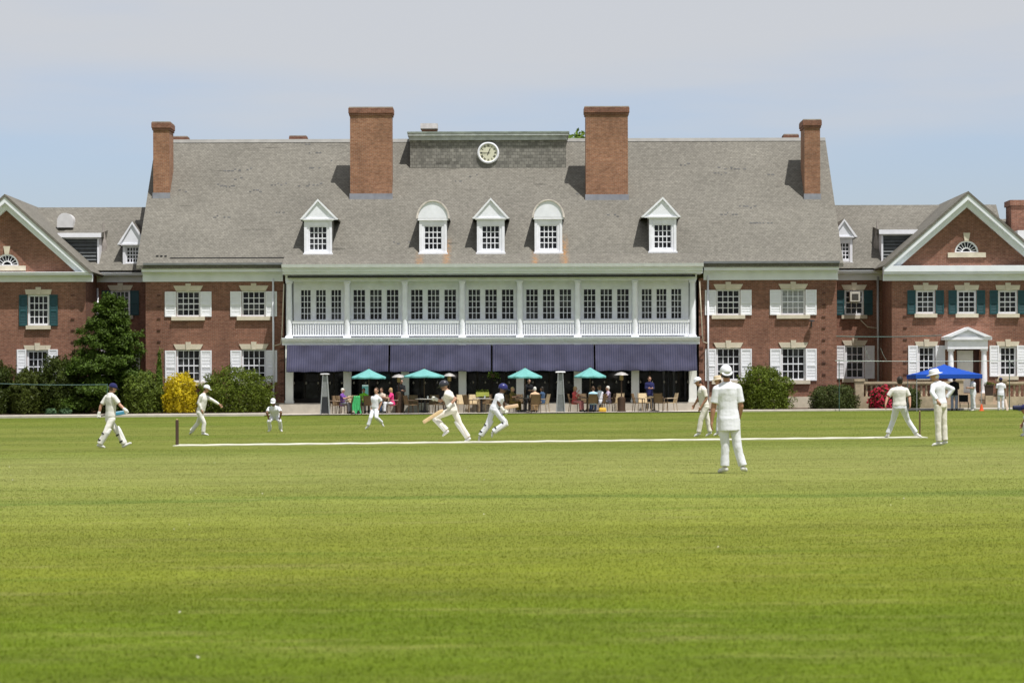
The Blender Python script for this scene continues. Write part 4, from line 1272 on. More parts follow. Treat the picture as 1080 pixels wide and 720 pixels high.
def person(J, label, h=1.78, skin=skin_a, shirt=white_c, trousers=white_c, sleeve='short', tucked=True, hair=None, hat=None, hatmat=None, brim_back=False,
           shoes=shoe_w, group='cricketers on the field', gloves=(), pads=False, voxel=.009, wide=1.0, grip=(), skirt=False, strap=True, gap=None, collar=True, longhair=False):
    """J: world positions of head, neck, pelvis, LE, LW, RE, RW, LK, LA, LT, RK, RA, RT and yaw, headyaw (radians)"""
    k = h / 1.80
    P, N, H = J['pelvis'], J['neck'], J['head']
    f0 = V(math.sin(J['yaw']), -math.cos(J['yaw']), 0)
    fh = V(math.sin(J.get('headyaw', J['yaw'])), -math.cos(J.get('headyaw', J['yaw'])), 0)
    L, Fw, U = frame_of(N - P, f0)
    root = J['root']
    sl = (N - P).length
    def T(t, dx=0, df=0): return P + U * (sl * t) + L * dx + Fw * df
    sh_drop = .098 * k
    SH = {'L': N - U * sh_drop + L * .175 * k * wide, 'R': N - U * sh_drop - L * .175 * k * wide}
    Lp, Fp, Up = frame_of(V(0, 0, 1) * .6 + U * .4, f0)
    HP = {'L': P + Lp * .092 * k - V(0, 0, .02 * k), 'R': P - Lp * .092 * k - V(0, 0, .02 * k)}
    # ---- one continuous body
    b = M()
    w = wide
    trunk = [(-.16, .09, .08, -.0), (-.08, .15, .105, 0), (.05, .165, .115, -.005), (.28, .142, .10, .012), (.5, .150, .108, .015), (.72, .172, .118, .01), (.84, .165, .105, 0), (.93, .10, .078, 0), (1.02, .062, .06, 0)]
    b.loft([ring(T(t, 0, df * k), L, Fw, a * k * w, c * k * w) for t, a, c, df in trunk])
    hu = (H - N).normalized()
    HL, HF, HU = frame_of(hu * .5 + V(0, 0, .5), fh)
    hm = Matrix((HL, HF, HU)).transposed()
    k0 = k; k = k * 1.06
    b.caps(N - U * .03 * k, H - HU * .06 * k - HF * .01 * k, .060 * k, .054 * k, 12)
    b.ell(H + HU * .018 * k - HF * .008 * k, .076 * k, .096 * k, .100 * k, 16, 12, hm)          # skull
    b.ell(H - HU * .045 * k + HF * .022 * k, .056 * k, .066 * k, .072 * k, 14, 10, hm)          # jaw
    b.ell(H - HU * .100 * k + HF * .062 * k, .024 * k, .022 * k, .020 * k, 8, 6, hm)            # chin
    b.caps(H + HU * .012 * k + HF * .088 * k, H - HU * .026 * k + HF * .108 * k, .010 * k, .015 * k, 8)   # nose
    b.caps(H + HU * .028 * k + HF * .082 * k + HL * .034 * k, H + HU * .028 * k + HF * .082 * k - HL * .034 * k, .014 * k, .014 * k, 8)   # brow
    for s in (-1, 1):
        b.ell(H - HU * .012 * k - HF * .006 * k + HL * s * .079 * k, .012 * k, .020 * k, .034 * k, 8, 6, hm)    # ears
    k = k0
    for S in 'LR':
        E, W = J[S + 'E'], J[S + 'W']
        b.caps(N - U * .02 * k, SH[S] + U * .012 * k, .050 * k, .045 * k, 10)
        b.ell(SH[S], .066 * k, .062 * k, .066 * k, 12, 8)
        b.caps(SH[S], E, .056 * k, .043 * k, 12)
        b.caps(E, E.lerp(W, .35), .043 * k, .045 * k, 12); b.caps(E.lerp(W, .3), W, .045 * k, .028 * k, 12)
        d = (W - E).normalized()
        hd = J.get(S + 'H', None)
        dd = (hd - W).normalized() if hd is not None else (d * .9 + V(0, 0, -.25)).normalized()
        outw = L if S == 'L' else -L
        if S not in gloves:
            add_hand(b, W, dd, (outw - f0 * .1), k, f0 + V(0, 0, .1), S in grip)
        Kn, A, To = J[S + 'K'], J[S + 'A'], J[S + 'T']
        b.caps(HP[S], Kn, .085 * k, .058 * k, 14)
        calf = Kn.lerp(A, .32)
        b.caps(Kn, calf, .056 * k, .056 * k, 12); b.caps(calf, A, .056 * k, .033 * k, 12)
        b.caps(A - V(0, 0, .012 * k), To, .026 * k, .018 * k, 10)
    body = obj('person', b, skin, origin=root)
    tag(body, label, 'person', group)
    REMESH.append((body, voxel, 4, 0))
    def child(name, m, material, vox=None, sm=4, fold=0):
        o = obj(name, m, material, body)
        if vox: REMESH.append((o, vox, sm, fold))
        return o
    # ---- face
    k = k0 * 1.06
    for s in (-1, 1): child('eye', M().ell(H + HU * .008 * k + HF * .087 * k + HL * s * .032 * k, .013 * k, .009 * k, .008 * k, 8, 6, hm), eye_m)
    child('mouth', M().ell(H - HU * .062 * k + HF * .083 * k, .024 * k, .010 * k, .007 * k, 8, 6, hm), lip_m)
    # ---- shirt
    k = k0
    s = M()
    g = .020 if h > 1 else .02
    tk = [(.03, .178, .128, 0), (.10, .186, .135, .008), (.28, .172, .128, .016), (.5, .176, .132, .018), (.72, .192, .138, .012), (.84, .182, .126, 0), (.93, .120, .098, 0), (1.01, .078, .078, 0)]
    if not tucked: tk = [(-.30, .192, .150, .0), (-.15, .190, .148, 0), (.03, .186, .142, 0)] + tk[1:]
    s.loft([ring(T(t, 0, df * k), L, Fw, a * k * w, c * k * w, 18, .9) for t, a, c, df in tk])
    if collar: s.tube([N - U * .005 * k + Fw * .01 * k, N + U * .030 * k - Fw * .004 * k], [.078 * k, .070 * k], 14)
    for S in 'LR':
        E, W = J[S + 'E'], J[S + 'W']
        s.ell(SH[S] - U * .006 * k, .074 * k, .076 * k, .076 * k, 12, 8)
        s.caps(N - U * .032 * k, SH[S] + U * .014 * k, .064 * k, .056 * k, 10)
        if sleeve == 'short':
            q = SH[S].lerp(E, .80)
            s.tube([SH[S], SH[S].lerp(E, .4), q], [.080 * k, .074 * k, .072 * k], 14)
        elif sleeve == 'long':
            q = E.lerp(W, .93)
            s.caps(SH[S], E, .076 * k, .060 * k, 12); s.tube([E, E.lerp(W, .5), q], [.060 * k, .056 * k, .046 * k], 12)
    if sleeve == 'none_':
        pass
    child('shirt', s, shirt, voxel * 1.15, 8, .010)
    # ---- trousers
    t = M()
    t.loft([ring(T(u, 0, df * k), L, Fw, a * k * w, c * k * w, 16) for u, a, c, df in [(-.20, .10, .095, 0), (-.10, .172, .128, 0), (.02, .178, .130, 0), (.09, .172, .122, .006)]])
    for S in 'LR':
        Kn, A = J[S + 'K'], J[S + 'A']
        hem = A + (Kn - A).normalized() * .02 * k
        mid = Kn.lerp(A, .5)
        t.caps(HP[S], Kn, .103 * k * w, .078 * k, 14)
        if not skirt: t.tube([Kn, mid, hem], [.078 * k, .074 * k, .076 * k], 14)
    child('trousers', t, trousers, voxel * 1.15, 6, .014)
    # ---- shoes
    for S in 'LR':
        A, To = J[S + 'A'], J[S + 'T']
        d = (To - A); dn = d.normalized()
        sh = M()
        heel = A - V(0, 0, .045 * k) - dn * .03 * k
        sh.caps(heel, To + V(0, 0, -.004 * k), .043 * k, .036 * k, 12); sh.caps(A - V(0, 0, .02 * k), heel.lerp(To, .45) + V(0, 0, .02 * k), .047 * k, .040 * k, 12)
        sh.caps(To, To + dn * .045 * k - V(0, 0, .004 * k), .036 * k, .026 * k, 10)
        child('shoe', sh, shoes, .011, 3)
    # ---- hair and headwear
    k = k0 * 1.06
    if hair is not None:
        hm_ = M()
        if not hat: hm_.ell(H + HU * .034 * k - HF * .020 * k, .083 * k, .098 * k, .098 * k, 16, 12, hm)
        hm_.ell(H - HU * (.020 if not hat else .030) * k - HF * .040 * k, .078 * k, .066 * k, (.075 if not hat else .060) * k, 14, 10, hm)
        if longhair: hm_.ell(H - HU * .085 * k - HF * .055 * k, .075 * k, .045 * k, .10 * k, 12, 8, hm)
        child('hair', hm_, hair, .009, 3)
    if hat in ('cap', 'helmet'):
        rr_ = 1.06 if hat == 'cap' else 1.2
        c_ = H + HU * .030 * k - HF * .006 * k
        n_ = 18; rings = []
        for j in range(8):
            ph = math.pi / 2 * j / 7.0
            rings.append(ring(c_ + HU * (.098 * k * rr_ * math.sin(ph)), HL, HF, max(.002, .091 * k * rr_ * math.cos(ph)), max(.002, .110 * k * rr_ * math.cos(ph)), n_))
        rings = [ring(c_ - HU * ((.040 if brim_back else .022) if hat == 'cap' else .055) * k, HL, HF, .091 * k * rr_, .110 * k * rr_, n_)] + rings
        hc = M().loft(rings)
        sg = -1 if brim_back else 1
        br = M(); top = []; bot = []
        for j in range(9):
            a = math.pi * j / 8
            drop, out_ = (.050, .030) if brim_back else (.018, .095)
            q = c_ - HU * (.020 if brim_back else .014) * k + HL * (.086 * k * rr_ * math.cos(a)) + HF * sg * (.080 + out_ * math.sin(a)) * k * rr_ - HU * (drop * math.sin(a)) * k
            top.append(q); bot.append(q - HU * .010 * k)
        br.add(top + bot, [tuple(range(9)), tuple(range(17, 8, -1))] + [(i, i + 9, (i + 1) % 9 + 9, (i + 1) % 9) for i in range(9)])
        hatob = child(hat, hc, hatmat)
        hatob.data.shade_smooth()
        bo = obj('peak', br, hatmat, hatob)
        if hat == 'helmet':
            gr = M()
            for z_ in (-.045, -.075, -.105):
                pts = [c_ + HU * z_ * k + HL * (.092 * k * math.cos(a)) + HF * (.135 * math.sin(a)) * k for a in [math.pi * j / 10 for j in range(11)]]
                gr.tube(pts, .005 * k, 5)
            obj('face_guard', gr, rubber, hatob)
    elif hat == 'sunhat':
        c_ = H + HU * .040 * k - HF * .004 * k
        prof = [(.175, -.020), (.178, -.012), (.112, .010), (.106, .035), (.102, .085), (.074, .110), (.002, .114)]
        m_ = M().loft([ring(c_ + HU * z_ * k, HL, HF, r_ * k, r_ * k * 1.1, 20) for r_, z_ in prof])
        ho = child('sun_hat', m_, hatmat); ho.data.shade_smooth()
        obj('hat_band', M().loft([ring(c_ + HU * z_ * k, HL, HF, r_ * k, r_ * k * 1.1, 20) for r_, z_ in ((.1135, .014), (.109, .036))], cap=False), cream_c, ho)
    # ---- batting gloves
    k = k0
    for S in gloves:
        E, W = J[S + 'E'], J[S + 'W']
        d = J[S + 'H'] - W if (S + 'H') in J else (W - E)
        d = d.normalized(); outw = L if S == 'L' else -L
        gm = M(); gm.caps(W - d * .04 * k, W + d * .03 * k, .048 * k, .052 * k, 10)
        gm.ell(W + d * .06 * k, .055 * k, .055 * k, .06 * k, 12, 8)
        back = (outw - f0 * .1); back = (back - d * back.dot(d)).normalized(); side = d.cross(back)
        for i in range(4):
            q = W + d * .085 * k + side * (1.5 - i) * .026 * k
            p1 = q + (d * .6 - back * .7).normalized() * .045 * k; p2 = p1 - (back * .4 + d * .75).normalized() * .045 * k
            gm.caps(q, p1, .017 * k, .016 * k, 8); gm.caps(p1, p2, .016 * k, .014 * k, 8)
        gm.caps(W + d * .02 * k + side * .03 * k, W + d * .06 * k + side * .06 * k - back * .03 * k, .018 * k, .015 * k, 8)
        child('batting_glove', gm, glove_m, .010, 2)
    # ---- leg pads with dark straps behind
    if pads:
        for S in 'LR':
            Kn, A = J[S + 'K'], J[S + 'A']
            ax = (Kn - A).normalized(); fl = f0 if abs(ax.dot(f0)) < .95 else V(0, 0, 1)
            bend = (HP[S] - Kn).normalized() + (A - Kn).normalized()
            fwd_leg = -bend if bend.length > .15 else f0
            l_, f_, u_ = frame_of(ax, fwd_leg * .7 + f0 * .5)
            pm_ = M()
            th = (HP[S] - Kn).normalized()
            path = [A + ax * .02, A + ax * .12, A.lerp(Kn, .5), A.lerp(Kn, .85), Kn + ax * .02, Kn + (ax * .4 + th * .6).normalized() * .16 * k]
            wd = [.075, .082, .088, .094, .098, .085]; dp = [.055, .060, .064, .070, .074, .05]; of = [.05, .045, .045, .045, .048, .07]
            pm_.loft([ring(p_ + f_ * o_ * k, l_, f_, a_ * k, d_ * k, 14, .8) for p_, a_, d_, o_ in zip(path, wd, dp, of)])
            po = child('leg_pad', pm_, pad_m, .011, 3)
            for q in ((.30, .84) if strap else ()):
                c_ = A.lerp(Kn, q)
                obj('strap', M().loft([ring(c_ + u_ * z_ - f_ * .030 * k, l_, f_, .070 * k, .066 * k, 14) for z_ in (-.020 * k, .020 * k)], cap=True), rubber, po)
    return body

def from_px(foot, q, yaw, h=1.78, signs=None, headyaw=None, Y=None, ref=None, spread=None, sc=1.0):
    """joints read off the photograph: q maps joint -> pixel; depth along the view comes from limb lengths (signs: +1 away, -1 nearer)"""
    signs = signs or {}
    X0, Y0, Z0 = onground(*foot)
    if Y is not None: Y0 = Y; X0, _ = px(foot[0], foot[1], Y); Z0 = ground(X0, Y0)
    k = h / 1.8
    dz = Z0 - px(foot[0], foot[1], Y0)[1]
    def W(p, dy=0):
        x, z = px(p[0], p[1], Y0 + 0)
        return V(x, Y0 + dy, z + dz)
    yw = R(yaw)
    lat = V(math.cos(yw), math.sin(yw), 0)
    J = {'yaw': yw, 'headyaw': R(headyaw if headyaw is not None else yaw), 'root': V(X0, Y0, Z0)}
    J['pelvis'] = W(q['pelvis']); J['neck'] = W(q['neck'], signs.get('neck', 0)); J['head'] = W(q['head'], signs.get('head', signs.get('neck', 0)))
    for S, sg in (('L', 1), ('R', -1)):
        shd = J['neck'] + lat * .175 * k * sg; hip = J['pelvis'] + lat * .092 * k * sg
        chain = [(shd, .30 * k, S + 'E'), (None, .26 * k, S + 'W')]
        base = shd
        for nm, ln in ((S + 'E', .29 * k), (S + 'W', .255 * k)):
            w_ = W(q[nm]); d2 = (w_.x - base.x) ** 2 + (w_.z - base.z) ** 2
            w_.y = base.y + signs.get(nm, 0) * math.sqrt(max(0, ln * ln - d2)); J[nm] = w_; base = w_
        if S + 'H' in q: J[S + 'H'] = W(q[S + 'H'], base.y - Y0)
        base = hip
        for nm, ln in ((S + 'K', .44 * k), (S + 'A', .42 * k), (S + 'T', .15 * k)):
            w_ = W(q[nm]); d2 = (w_.x - base.x) ** 2 + (w_.z - base.z) ** 2
            w_.y = base.y + signs.get(nm, 0) * math.sqrt(max(0, ln * ln - d2)); J[nm] = w_; base = w_
    sole = min(min(J[S + 'A'].z - .088 * k, J[S + 'T'].z - .036 * k) for S in 'LR')
    lift = J['root'].z - sole
    for nm, v_ in J.items():
        if isinstance(v_, Vector) and nm != 'root': v_.z += lift
    return J

def pose(X, Y, Z, yaw, h=1.72, seat=None, lean=0.0, arms='lap', headyaw=None, legspread=.11, stand=False, twist=0):
    """joints from a template: seated (seat = height) or standing, facing yaw (degrees; 0 faces the camera)"""
    k = h / 1.8; yw = R(yaw)
    f = V(math.sin(yw), -math.cos(yw), 0); l = V(math.cos(yw), math.sin(yw), 0); u = V(0, 0, 1); o = V(X, Y, Z)
    J = {'yaw': yw, 'headyaw': R(headyaw if headyaw is not None else yaw), 'root': o}
    ph = (seat + .09) if seat else .96 * k
    P = o + u * ph; J['pelvis'] = P
    N = P + u * (.53 * k * math.cos(lean)) + f * (.53 * k * math.sin(lean)); J['neck'] = N
    J['head'] = N + u * .165 * k + f * (.03 + .06 * math.sin(lean)) * k
    for S, s in (('L', 1), ('R', -1)):
        sh = N + l * s * .175 * k - u * .05 * k
        if arms == 'lap': E = sh - u * .27 * k + f * .06 * k + l * s * .05; W = E + f * .22 * k - u * .08 * k - l * s * .10
        elif arms == 'table': E = sh - u * .22 * k + f * .16 * k + l * s * .05; W = E + f * .23 * k + u * .06 * k - l * s * .08
        elif arms == 'carry': E = sh - u * .28 * k + f * .03 * k + l * s * .03; W = E + f * .24 * k + u * .02 * k - l * s * .10
        elif arms == 'face': E = sh - u * .20 * k + f * .18 * k; W = (E + f * .06 * k + u * .24 * k - l * s * .08) if S == 'R' else (E + f * .2 * k - l * s * .1)
        else: E = sh - u * .29 * k + l * s * .05; W = E - u * .25 * k + f * .05 * k
        J[S + 'E'], J[S + 'W'] = E, W
        hp = P + l * s * legspread * k
        if seat: K = hp + f * .42 * k - u * .02 + l * s * .02; A = V(K.x, K.y, 0) + u * (Z + .10 * k) + f * .03 * k - u * 0
        else: K = hp - u * .43 * k + f * .02 * k; A = hp - u * (.96 - .09) * k - f * .03 * k
        if seat: A = V(A.x, A.y, Z + .09 * k)
        else: A = V(A.x, A.y, Z + .09 * k)
        J[S + 'K'], J[S + 'A'] = K, A
        J[S + 'T'] = A + f * .14 * k - u * .052 * k + l * s * .03
    return J

def bat(p_handle, p_tip, label, blade_mat=willow, edge=None, group='cricket bats', sticker=None):
    """handle end -> toe of the blade"""
    a, b_ = Vector(p_handle), Vector(p_tip); d = (b_ - a).normalized(); Lb = (b_ - a).length
    t = thing('cricket_bat', a, label, 'cricket bat', group)
    s_ = d.cross(edge if edge is not None else V(0, 1, 0))
    if s_.length < .1: s_ = d.cross(V(0, 0, 1))
    s_.normalize(); w_ = s_.cross(d).normalized()
    hl = Lb * .32
    obj('handle', M().tube([a, a + d * hl], .017, 8), rubber, t)
    rings = []
    for f_, wd, th in ((.30, .018, .018), (.36, .048, .022), (.42, .054, .026), (.75, .054, .034), (.95, .054, .026), (1.0, .046, .016)):
        rings.append(ring(a + d * Lb * f_, s_, w_, wd, th, 12, .55))
    obj('blade', M().loft(rings), blade_mat, t)
    if sticker:
        obj('sticker', M().loft([ring(a + d * Lb * f_, s_, w_, .056, th, 12, .55) for f_, th in ((.46, .0285), (.75, .0355), (.93, .0285))], cap=False), sticker, t)
    return t
# ---------------------------------------------------------------- the pitch and the cricketers
SX0, SY0, SZ0 = onground(182.5, 470.5); SX1, SY1, SZ1 = onground(975.5, 461.8)
def strip_mesh(xa, ya, xb, yb, wid, lift, n=60):
    m = M(); v = []; f = []
    for i in range(n + 1):
        t = i / n; x = xa + (xb - xa) * t; y = ya + (yb - ya) * t
        for s in (0, 1):
            yy = y + wid * s
            v.append((x, yy, ground(x, yy) + lift + .006 * math.sin(i * 1.9 + s)))
        for s in (1, 0):
            yy = y + wid * s; v.append((x, yy, ground(x, yy) - .02))
    for i in range(n):
        for k in range(4):
            a = i * 4 + k; b = i * 4 + (k + 1) % 4
            f.append((a, b, b + 4, a + 4))
    f.append((0, 1, 2, 3)); f.append((n * 4 + 3, n * 4 + 2, n * 4 + 1, n * 4))
    return m.add(v, f)
mat_strip = obj('cricket_mat', strip_mesh(SX0 - .02, SY0 + .1, SX1 + .1, SY1 + .1, 1.7, .020), mat('matting_cream', (.56, .55, .46), .9, .28, 1.8, .3, 30))
tag(mat_strip, 'long narrow pale cream pitch mat running across the lawn between the two wickets', 'pitch mat')

def wicket(X, Y, col, label, leanb=0.0):
    Z = ground(X, Y) + .03
    t = thing('wicket', (X, Y, Z), label, 'wicket', 'cricket wickets')
    for i in (-1, 0, 1):
        yy = Y + i * .115; xx = X + i * .012
        obj('stump', M().lathe([(.012, -.1), (.020, .0), (.021, .66), (.016, .71), (.008, .715)], (xx, yy, Z), 10), col, t)
    for i in (-1, 1):
        obj('bail', M().tube([(X + i * .006 - .003, Y + i * .008, Z + .722), (X + i * .006, Y + i * .0575, Z + .726), (X + i * .006 + .003, Y + i * .11, Z + .722)], [.008, .012, .008], 8), willow, t)
    return t
wicket(SX0, SY0 + 1.0, mat('dark_stump', (.055, .032, .020), .6, .2, 6), 'dark brown wooden wicket at the left end of the pale pitch mat')
wicket(SX1, SY1 + 1.0, mat('brown_stump', (.115, .070, .032), .6, .2, 6), 'brown wooden wicket at the right end of the mat beside the standing umpire')

blue_st = mat('blue_sticker', (.055, .25, .38), .4, .1, 6)
G_ = 'cricketers on the field'
# 1 batsman walking across at the left
J1 = from_px((118, 472), dict(head=(119.2, 409.6), neck=(116.6, 415.2), pelvis=(116.2, 441.6), LE=(105.6, 428.6), LW=(103.6, 437.0), RE=(127.2, 427.6), RW=(133.2, 432.6),
             LK=(123.9, 456.6), LA=(130.6, 469.3), LT=(136.2, 468.0), RK=(112.4, 456.4), RA=(105.4, 468.8), RT=(109.8, 471.2)), 128, 1.80, dict(LE=1, LW=0, RE=-1, RW=-1, LK=1, RK=-1), headyaw=115)
person(J1, 'batsman in cream whites and navy cap walking with a blue bat before the dark hedge', 1.80, skin_a, offw_c, offw_c, hair=hair_br, hat='cap', hatmat=navy_c, gloves='LR', pads=True, group=G_, grip='L')
lw = J1['LW']
bat(lw + V(-.03, .05, -.06), lw + V(.76, .36, .05), 'blue-faced cricket bat held level behind the walking batsman at the far left', blue_st, sticker=blue_st)
# 2 fielder leaning with an arm stretched out
J2 = from_px((209, 459), dict(head=(218.0, 409.4), neck=(215.0, 415.0), pelvis=(211.4, 434.0), LE=(223.6, 421.6), LW=(231.0, 426.2), RE=(210.0, 424.5), RW=(213.0, 432.0),
             LK=(208.2, 445.5), LA=(200.6, 454.8), LT=(199.2, 456.8), RK=(215.6, 446.0), RA=(214.6, 455.8), RT=(218.6, 457.6)), 70, 1.76, dict(LE=0, LW=0, RE=-1, RW=-1, LK=1, RK=-1, LT=1), headyaw=80)
person(J2, 'fielder in ivory long sleeves and white cap stretching one arm out by the yellow shrub', 1.76, skin_a, offw_c, offw_c, sleeve='long', hair=hair_br, hat='cap', hatmat=white_c, group=G_)
# 3 crouching fielder with hands on knees
J3 = from_px((290, 455), dict(head=(289.2, 424.0), neck=(289.6, 428.8), pelvis=(290.0, 440.0), LE=(297.6, 435.4), LW=(296.8, 441.8), RE=(282.6, 435.4), RW=(284.6, 441.8),
             LK=(296.0, 444.4), LA=(296.4, 452.6), LT=(297.6, 454.4), RK=(284.6, 444.4), RA=(285.0, 452.6), RT=(283.8, 454.4)), 0, 1.72, dict(neck=-.34, head=-.46, LE=-1, LW=0, RE=-1, RW=0, LK=-1, RK=-1, LA=1, RA=1, LT=-1, RT=-1))
for S in 'LR': J3[S + 'W'] = J3[S + 'K'] + V(0, -.02, .09)
person(J3, 'fielder in white crouching with hands on knees and white cap, facing the camera', 1.72, skin_c, white_c, white_c, hair=hair_d, hat='cap', hatmat=white_c, group=G_)
# 4 fielder jogging left before the terrace
J4 = from_px((394, 452), dict(head=(396.8, 412.6), neck=(396.9, 417.6), pelvis=(395.4, 431.4), LE=(402.4, 424.6), LW=(400.0, 430.8), RE=(393.2, 424.4), RW=(392.0, 431.0),
             LK=(397.2, 440.6), LA=(402.6, 446.0), LT=(404.2, 449.0), RK=(391.4, 440.6), RA=(388.4, 449.2), RT=(386.4, 451.6)), -35, 1.72, dict(LE=0, LW=-1, RE=-1, RW=-1, LK=-1, RK=-1, LA=1), headyaw=-20)
person(J4, 'bareheaded fielder in white jogging left in front of the teal umbrella table', 1.72, skin_a, white_c, white_c, hair=hair_br, group=G_)
# 5 batsman running left
J5 = from_px((493, 466), dict(head=(468.2, 407.0), neck=(471.8, 412.6), pelvis=(477.4, 432.2), LE=(480.6, 420.8), LW=(474.6, 427.8), RE=(464.6, 423.4), RW=(459.6, 421.4),
             LK=(459.6, 440.8), LA=(471.6, 454.4), LT=(468.4, 458.2), RK=(485.4, 448.0), RA=(494.4, 462.0), RT=(491.0, 465.2)), -108, 1.84, dict(LE=-1, LW=-1, RE=0, RW=0, LK=-1, LA=0, RK=0, RA=0), headyaw=-92)
person(J5, 'batsman in cream and dark helmet running left with a bat along the pitch mat', 1.84, skin_a, cream_c, cream_c, hat='helmet', hatmat=mat('dark_helmet', (.03, .03, .04), .35, .1, 6), gloves='LR', pads=True, group=G_, grip='L', strap=False)
lw = J5['LW']; tx, tz = px(446.4, 445.4, lw.y)
bat(lw + V(.06, 0, .03), V(tx, lw.y - .12, tz + (ground(J5['root'].x, J5['root'].y) * 0)), 'pale willow bat slanting down from the hand of the left-running batsman', willow)
# 6 batsman running right, away from the first
J6 = from_px((506, 465), dict(head=(530.6, 410.2), neck=(528.2, 416.0), pelvis=(521.2, 432.0), RE=(525.2, 425.0), RW=(529.4, 431.2), LE=(531.8, 426.0), LW=(532.8, 432.8),
             RK=(533.2, 446.4), RA=(519.6, 456.0), RT=(519.0, 459.6), LK=(514.6, 447.6), LA=(506.0, 460.4), LT=(505.2, 464.4)), 112, 1.78, dict(RE=-1, RW=0, LE=1, LW=0, RK=-1, LK=1, RA=0, LA=0), headyaw=100)
person(J6, 'batsman in white and navy helmet running right with bat held forward on the mat', 1.78, skin_c, white_c, white_c, hat='helmet', hatmat=mat('navy_helmet', (.022, .024, .14), .35, .1, 6), gloves='LR', pads=True, group=G_, grip='LR')
rw = J6['RW']; tx, tz = px(546.6, 428.6, rw.y)
bat(rw + V(-.10, .02, -.01), V(tx, rw.y + .1, tz + .03), 'tan willow bat held out ahead of the right-running batsman', mat('tan_willow', (.60, .42, .27), .5, .1, 8))
# 7 man walking left in front of the porch corner
J7 = from_px((741, 460), dict(head=(735.8, 402.2), neck=(740.0, 407.6), pelvis=(743.4, 428.6), LE=(744.6, 420.2), LW=(739.2, 429.0), RE=(737.4, 419.4), RW=(732.8, 426.8),
             LK=(738.8, 443.6), LA=(736.6, 456.2), LT=(733.4, 458.8), RK=(746.6, 443.6), RA=(749.0, 455.6), RT=(746.0, 458.6)), -80, 1.80, dict(LE=-1, LW=-1, RE=1, RW=0, LK=-1, RK=1))
person(J7, 'man in cream whites and white cap walking left past the porch corner', 1.80, skin_b, cream_c, cream_c, hair=hair_d, hat='cap', hatmat=white_c, group=G_, wide=1.05)
# 8 man mostly hidden behind the nearest fielder
J7b = from_px((758, 461), dict(head=(757.0, 403.4), neck=(759.0, 409.2), pelvis=(760.0, 430.0), LE=(756.6, 420.0), LW=(754.6, 428.2), RE=(764.0, 420.0), RW=(763.0, 428.2),
             LK=(758.0, 445.0), LA=(757.0, 457.6), LT=(754.0, 460.2), RK=(762.0, 445.0), RA=(762.4, 457.0), RT=(759.6, 460.0)), -75, 1.78, dict(LE=-1, LW=-1, RE=1, LK=-1, RK=1), Y=88)
person(J7b, 'umpire in white and beige hat mostly hidden behind the nearest fielder', 1.78, skin_a, white_c, white_c, hair=hair_br, hat='sunhat', hatmat=mat('beige_felt', (.52, .42, .28), .8, .1, 9), group=G_)
# 9 nearest fielder, back to the camera
J8 = from_px((770, 499), dict(head=(765.6, 393.6), neck=(766.6, 404.0), pelvis=(768.6, 443.0), LE=(752.4, 429.4), LW=(750.6, 445.2), RE=(781.6, 428.8), RW=(779.6, 443.0),
             LK=(764.8, 470.6), LA=(764.6, 493.4), LT=(761.2, 497.4), RK=(777.4, 470.6), RA=(783.6, 492.6), RT=(785.8, 497.0)), 180, 1.82, dict(LE=0, LW=0, RE=0, RW=1, LK=1, RK=1, LT=-1, RT=1), headyaw=188)
J8['LT'] = J8['LA'] + V(-.07, .09, -.05); J8['RT'] = J8['RA'] + V(.05, .11, -.05)
person(J8, 'nearest fielder in loose white shirt and backwards white cap seen from behind', 1.82, skin_b, white_c, white_c, tucked=False, hair=hair_d, hat='cap', hatmat=white_c, brim_back=True, group=G_, voxel=.0075, wide=.99)
# 10 bowler by the right wicket
J9 = from_px((953, 462), dict(head=(949.0, 401.4), neck=(948.5, 407.6), pelvis=(948.8, 428.6), LE=(936.0, 418.8), LW=(933.4, 426.0), RE=(959.2, 418.8), RW=(959.0, 426.4),
             LK=(942.8, 443.6), LA=(937.2, 457.4), LT=(935.6, 460.6), RK=(958.0, 442.6), RA=(967.0, 456.6), RT=(971.0, 459.4)), 178, 1.78, dict(LE=0, LW=-1, RE=0, RW=-1, LK=1, RK=1, LT=1, RT=0))
person(J9, 'bareheaded dark-haired bowler in white with legs astride by the right wicket, back turned', 1.78, skin_b, offw_c, white_c, hair=hair_d, group=G_, wide=1.08)
# 11 umpire with hands on hips
J10 = from_px((990, 470), dict(head=(985.6, 395.6), neck=(988.8, 402.0), pelvis=(992.0, 426.6), LE=(981.6, 413.6), LW=(986.4, 421.8), RE=(1005.4, 410.0), RW=(999.0, 419.6),
             LK=(988.8, 445.6), LA=(989.6, 465.6), LT=(984.8, 468.2), RK=(996.0, 445.6), RA=(997.2, 464.8), RT=(993.2, 467.4)), -135, 1.82, dict(LE=-1, LW=-1, RE=0, RW=-1, LK=0, RK=0), headyaw=-100)
person(J10, 'umpire in white hat and long sleeves standing with hands on hips beside the wicket', 1.82, skin_a, white_c, cream_c, sleeve='long', hair=hair_w, hat='sunhat', hatmat=white_c, group=G_, wide=1.06)
# 12 crouching player cut by the right edge
J11 = from_px((1081, 459.5), dict(head=(1080.5, 431.4), neck=(1083.0, 436.0), pelvis=(1087.0, 444.4), LE=(1081.0, 441.5), LW=(1079.0, 446.0), RE=(1084.0, 442.0), RW=(1081.0, 447.0),
             LK=(1078.8, 447.6), LA=(1079.6, 456.4), LT=(1076.8, 458.4), RK=(1083.4, 447.6), RA=(1084.6, 456.2), RT=(1081.6, 458.4)), -85, 1.74, dict(LE=-1, LW=-1, RE=1, LK=-1, RK=1))
person(J11, 'fielder in white and navy cap crouching at the right edge of the picture', 1.74, skin_b, white_c, white_c, hair=hair_d, hat='cap', hatmat=navy_c, group=G_)
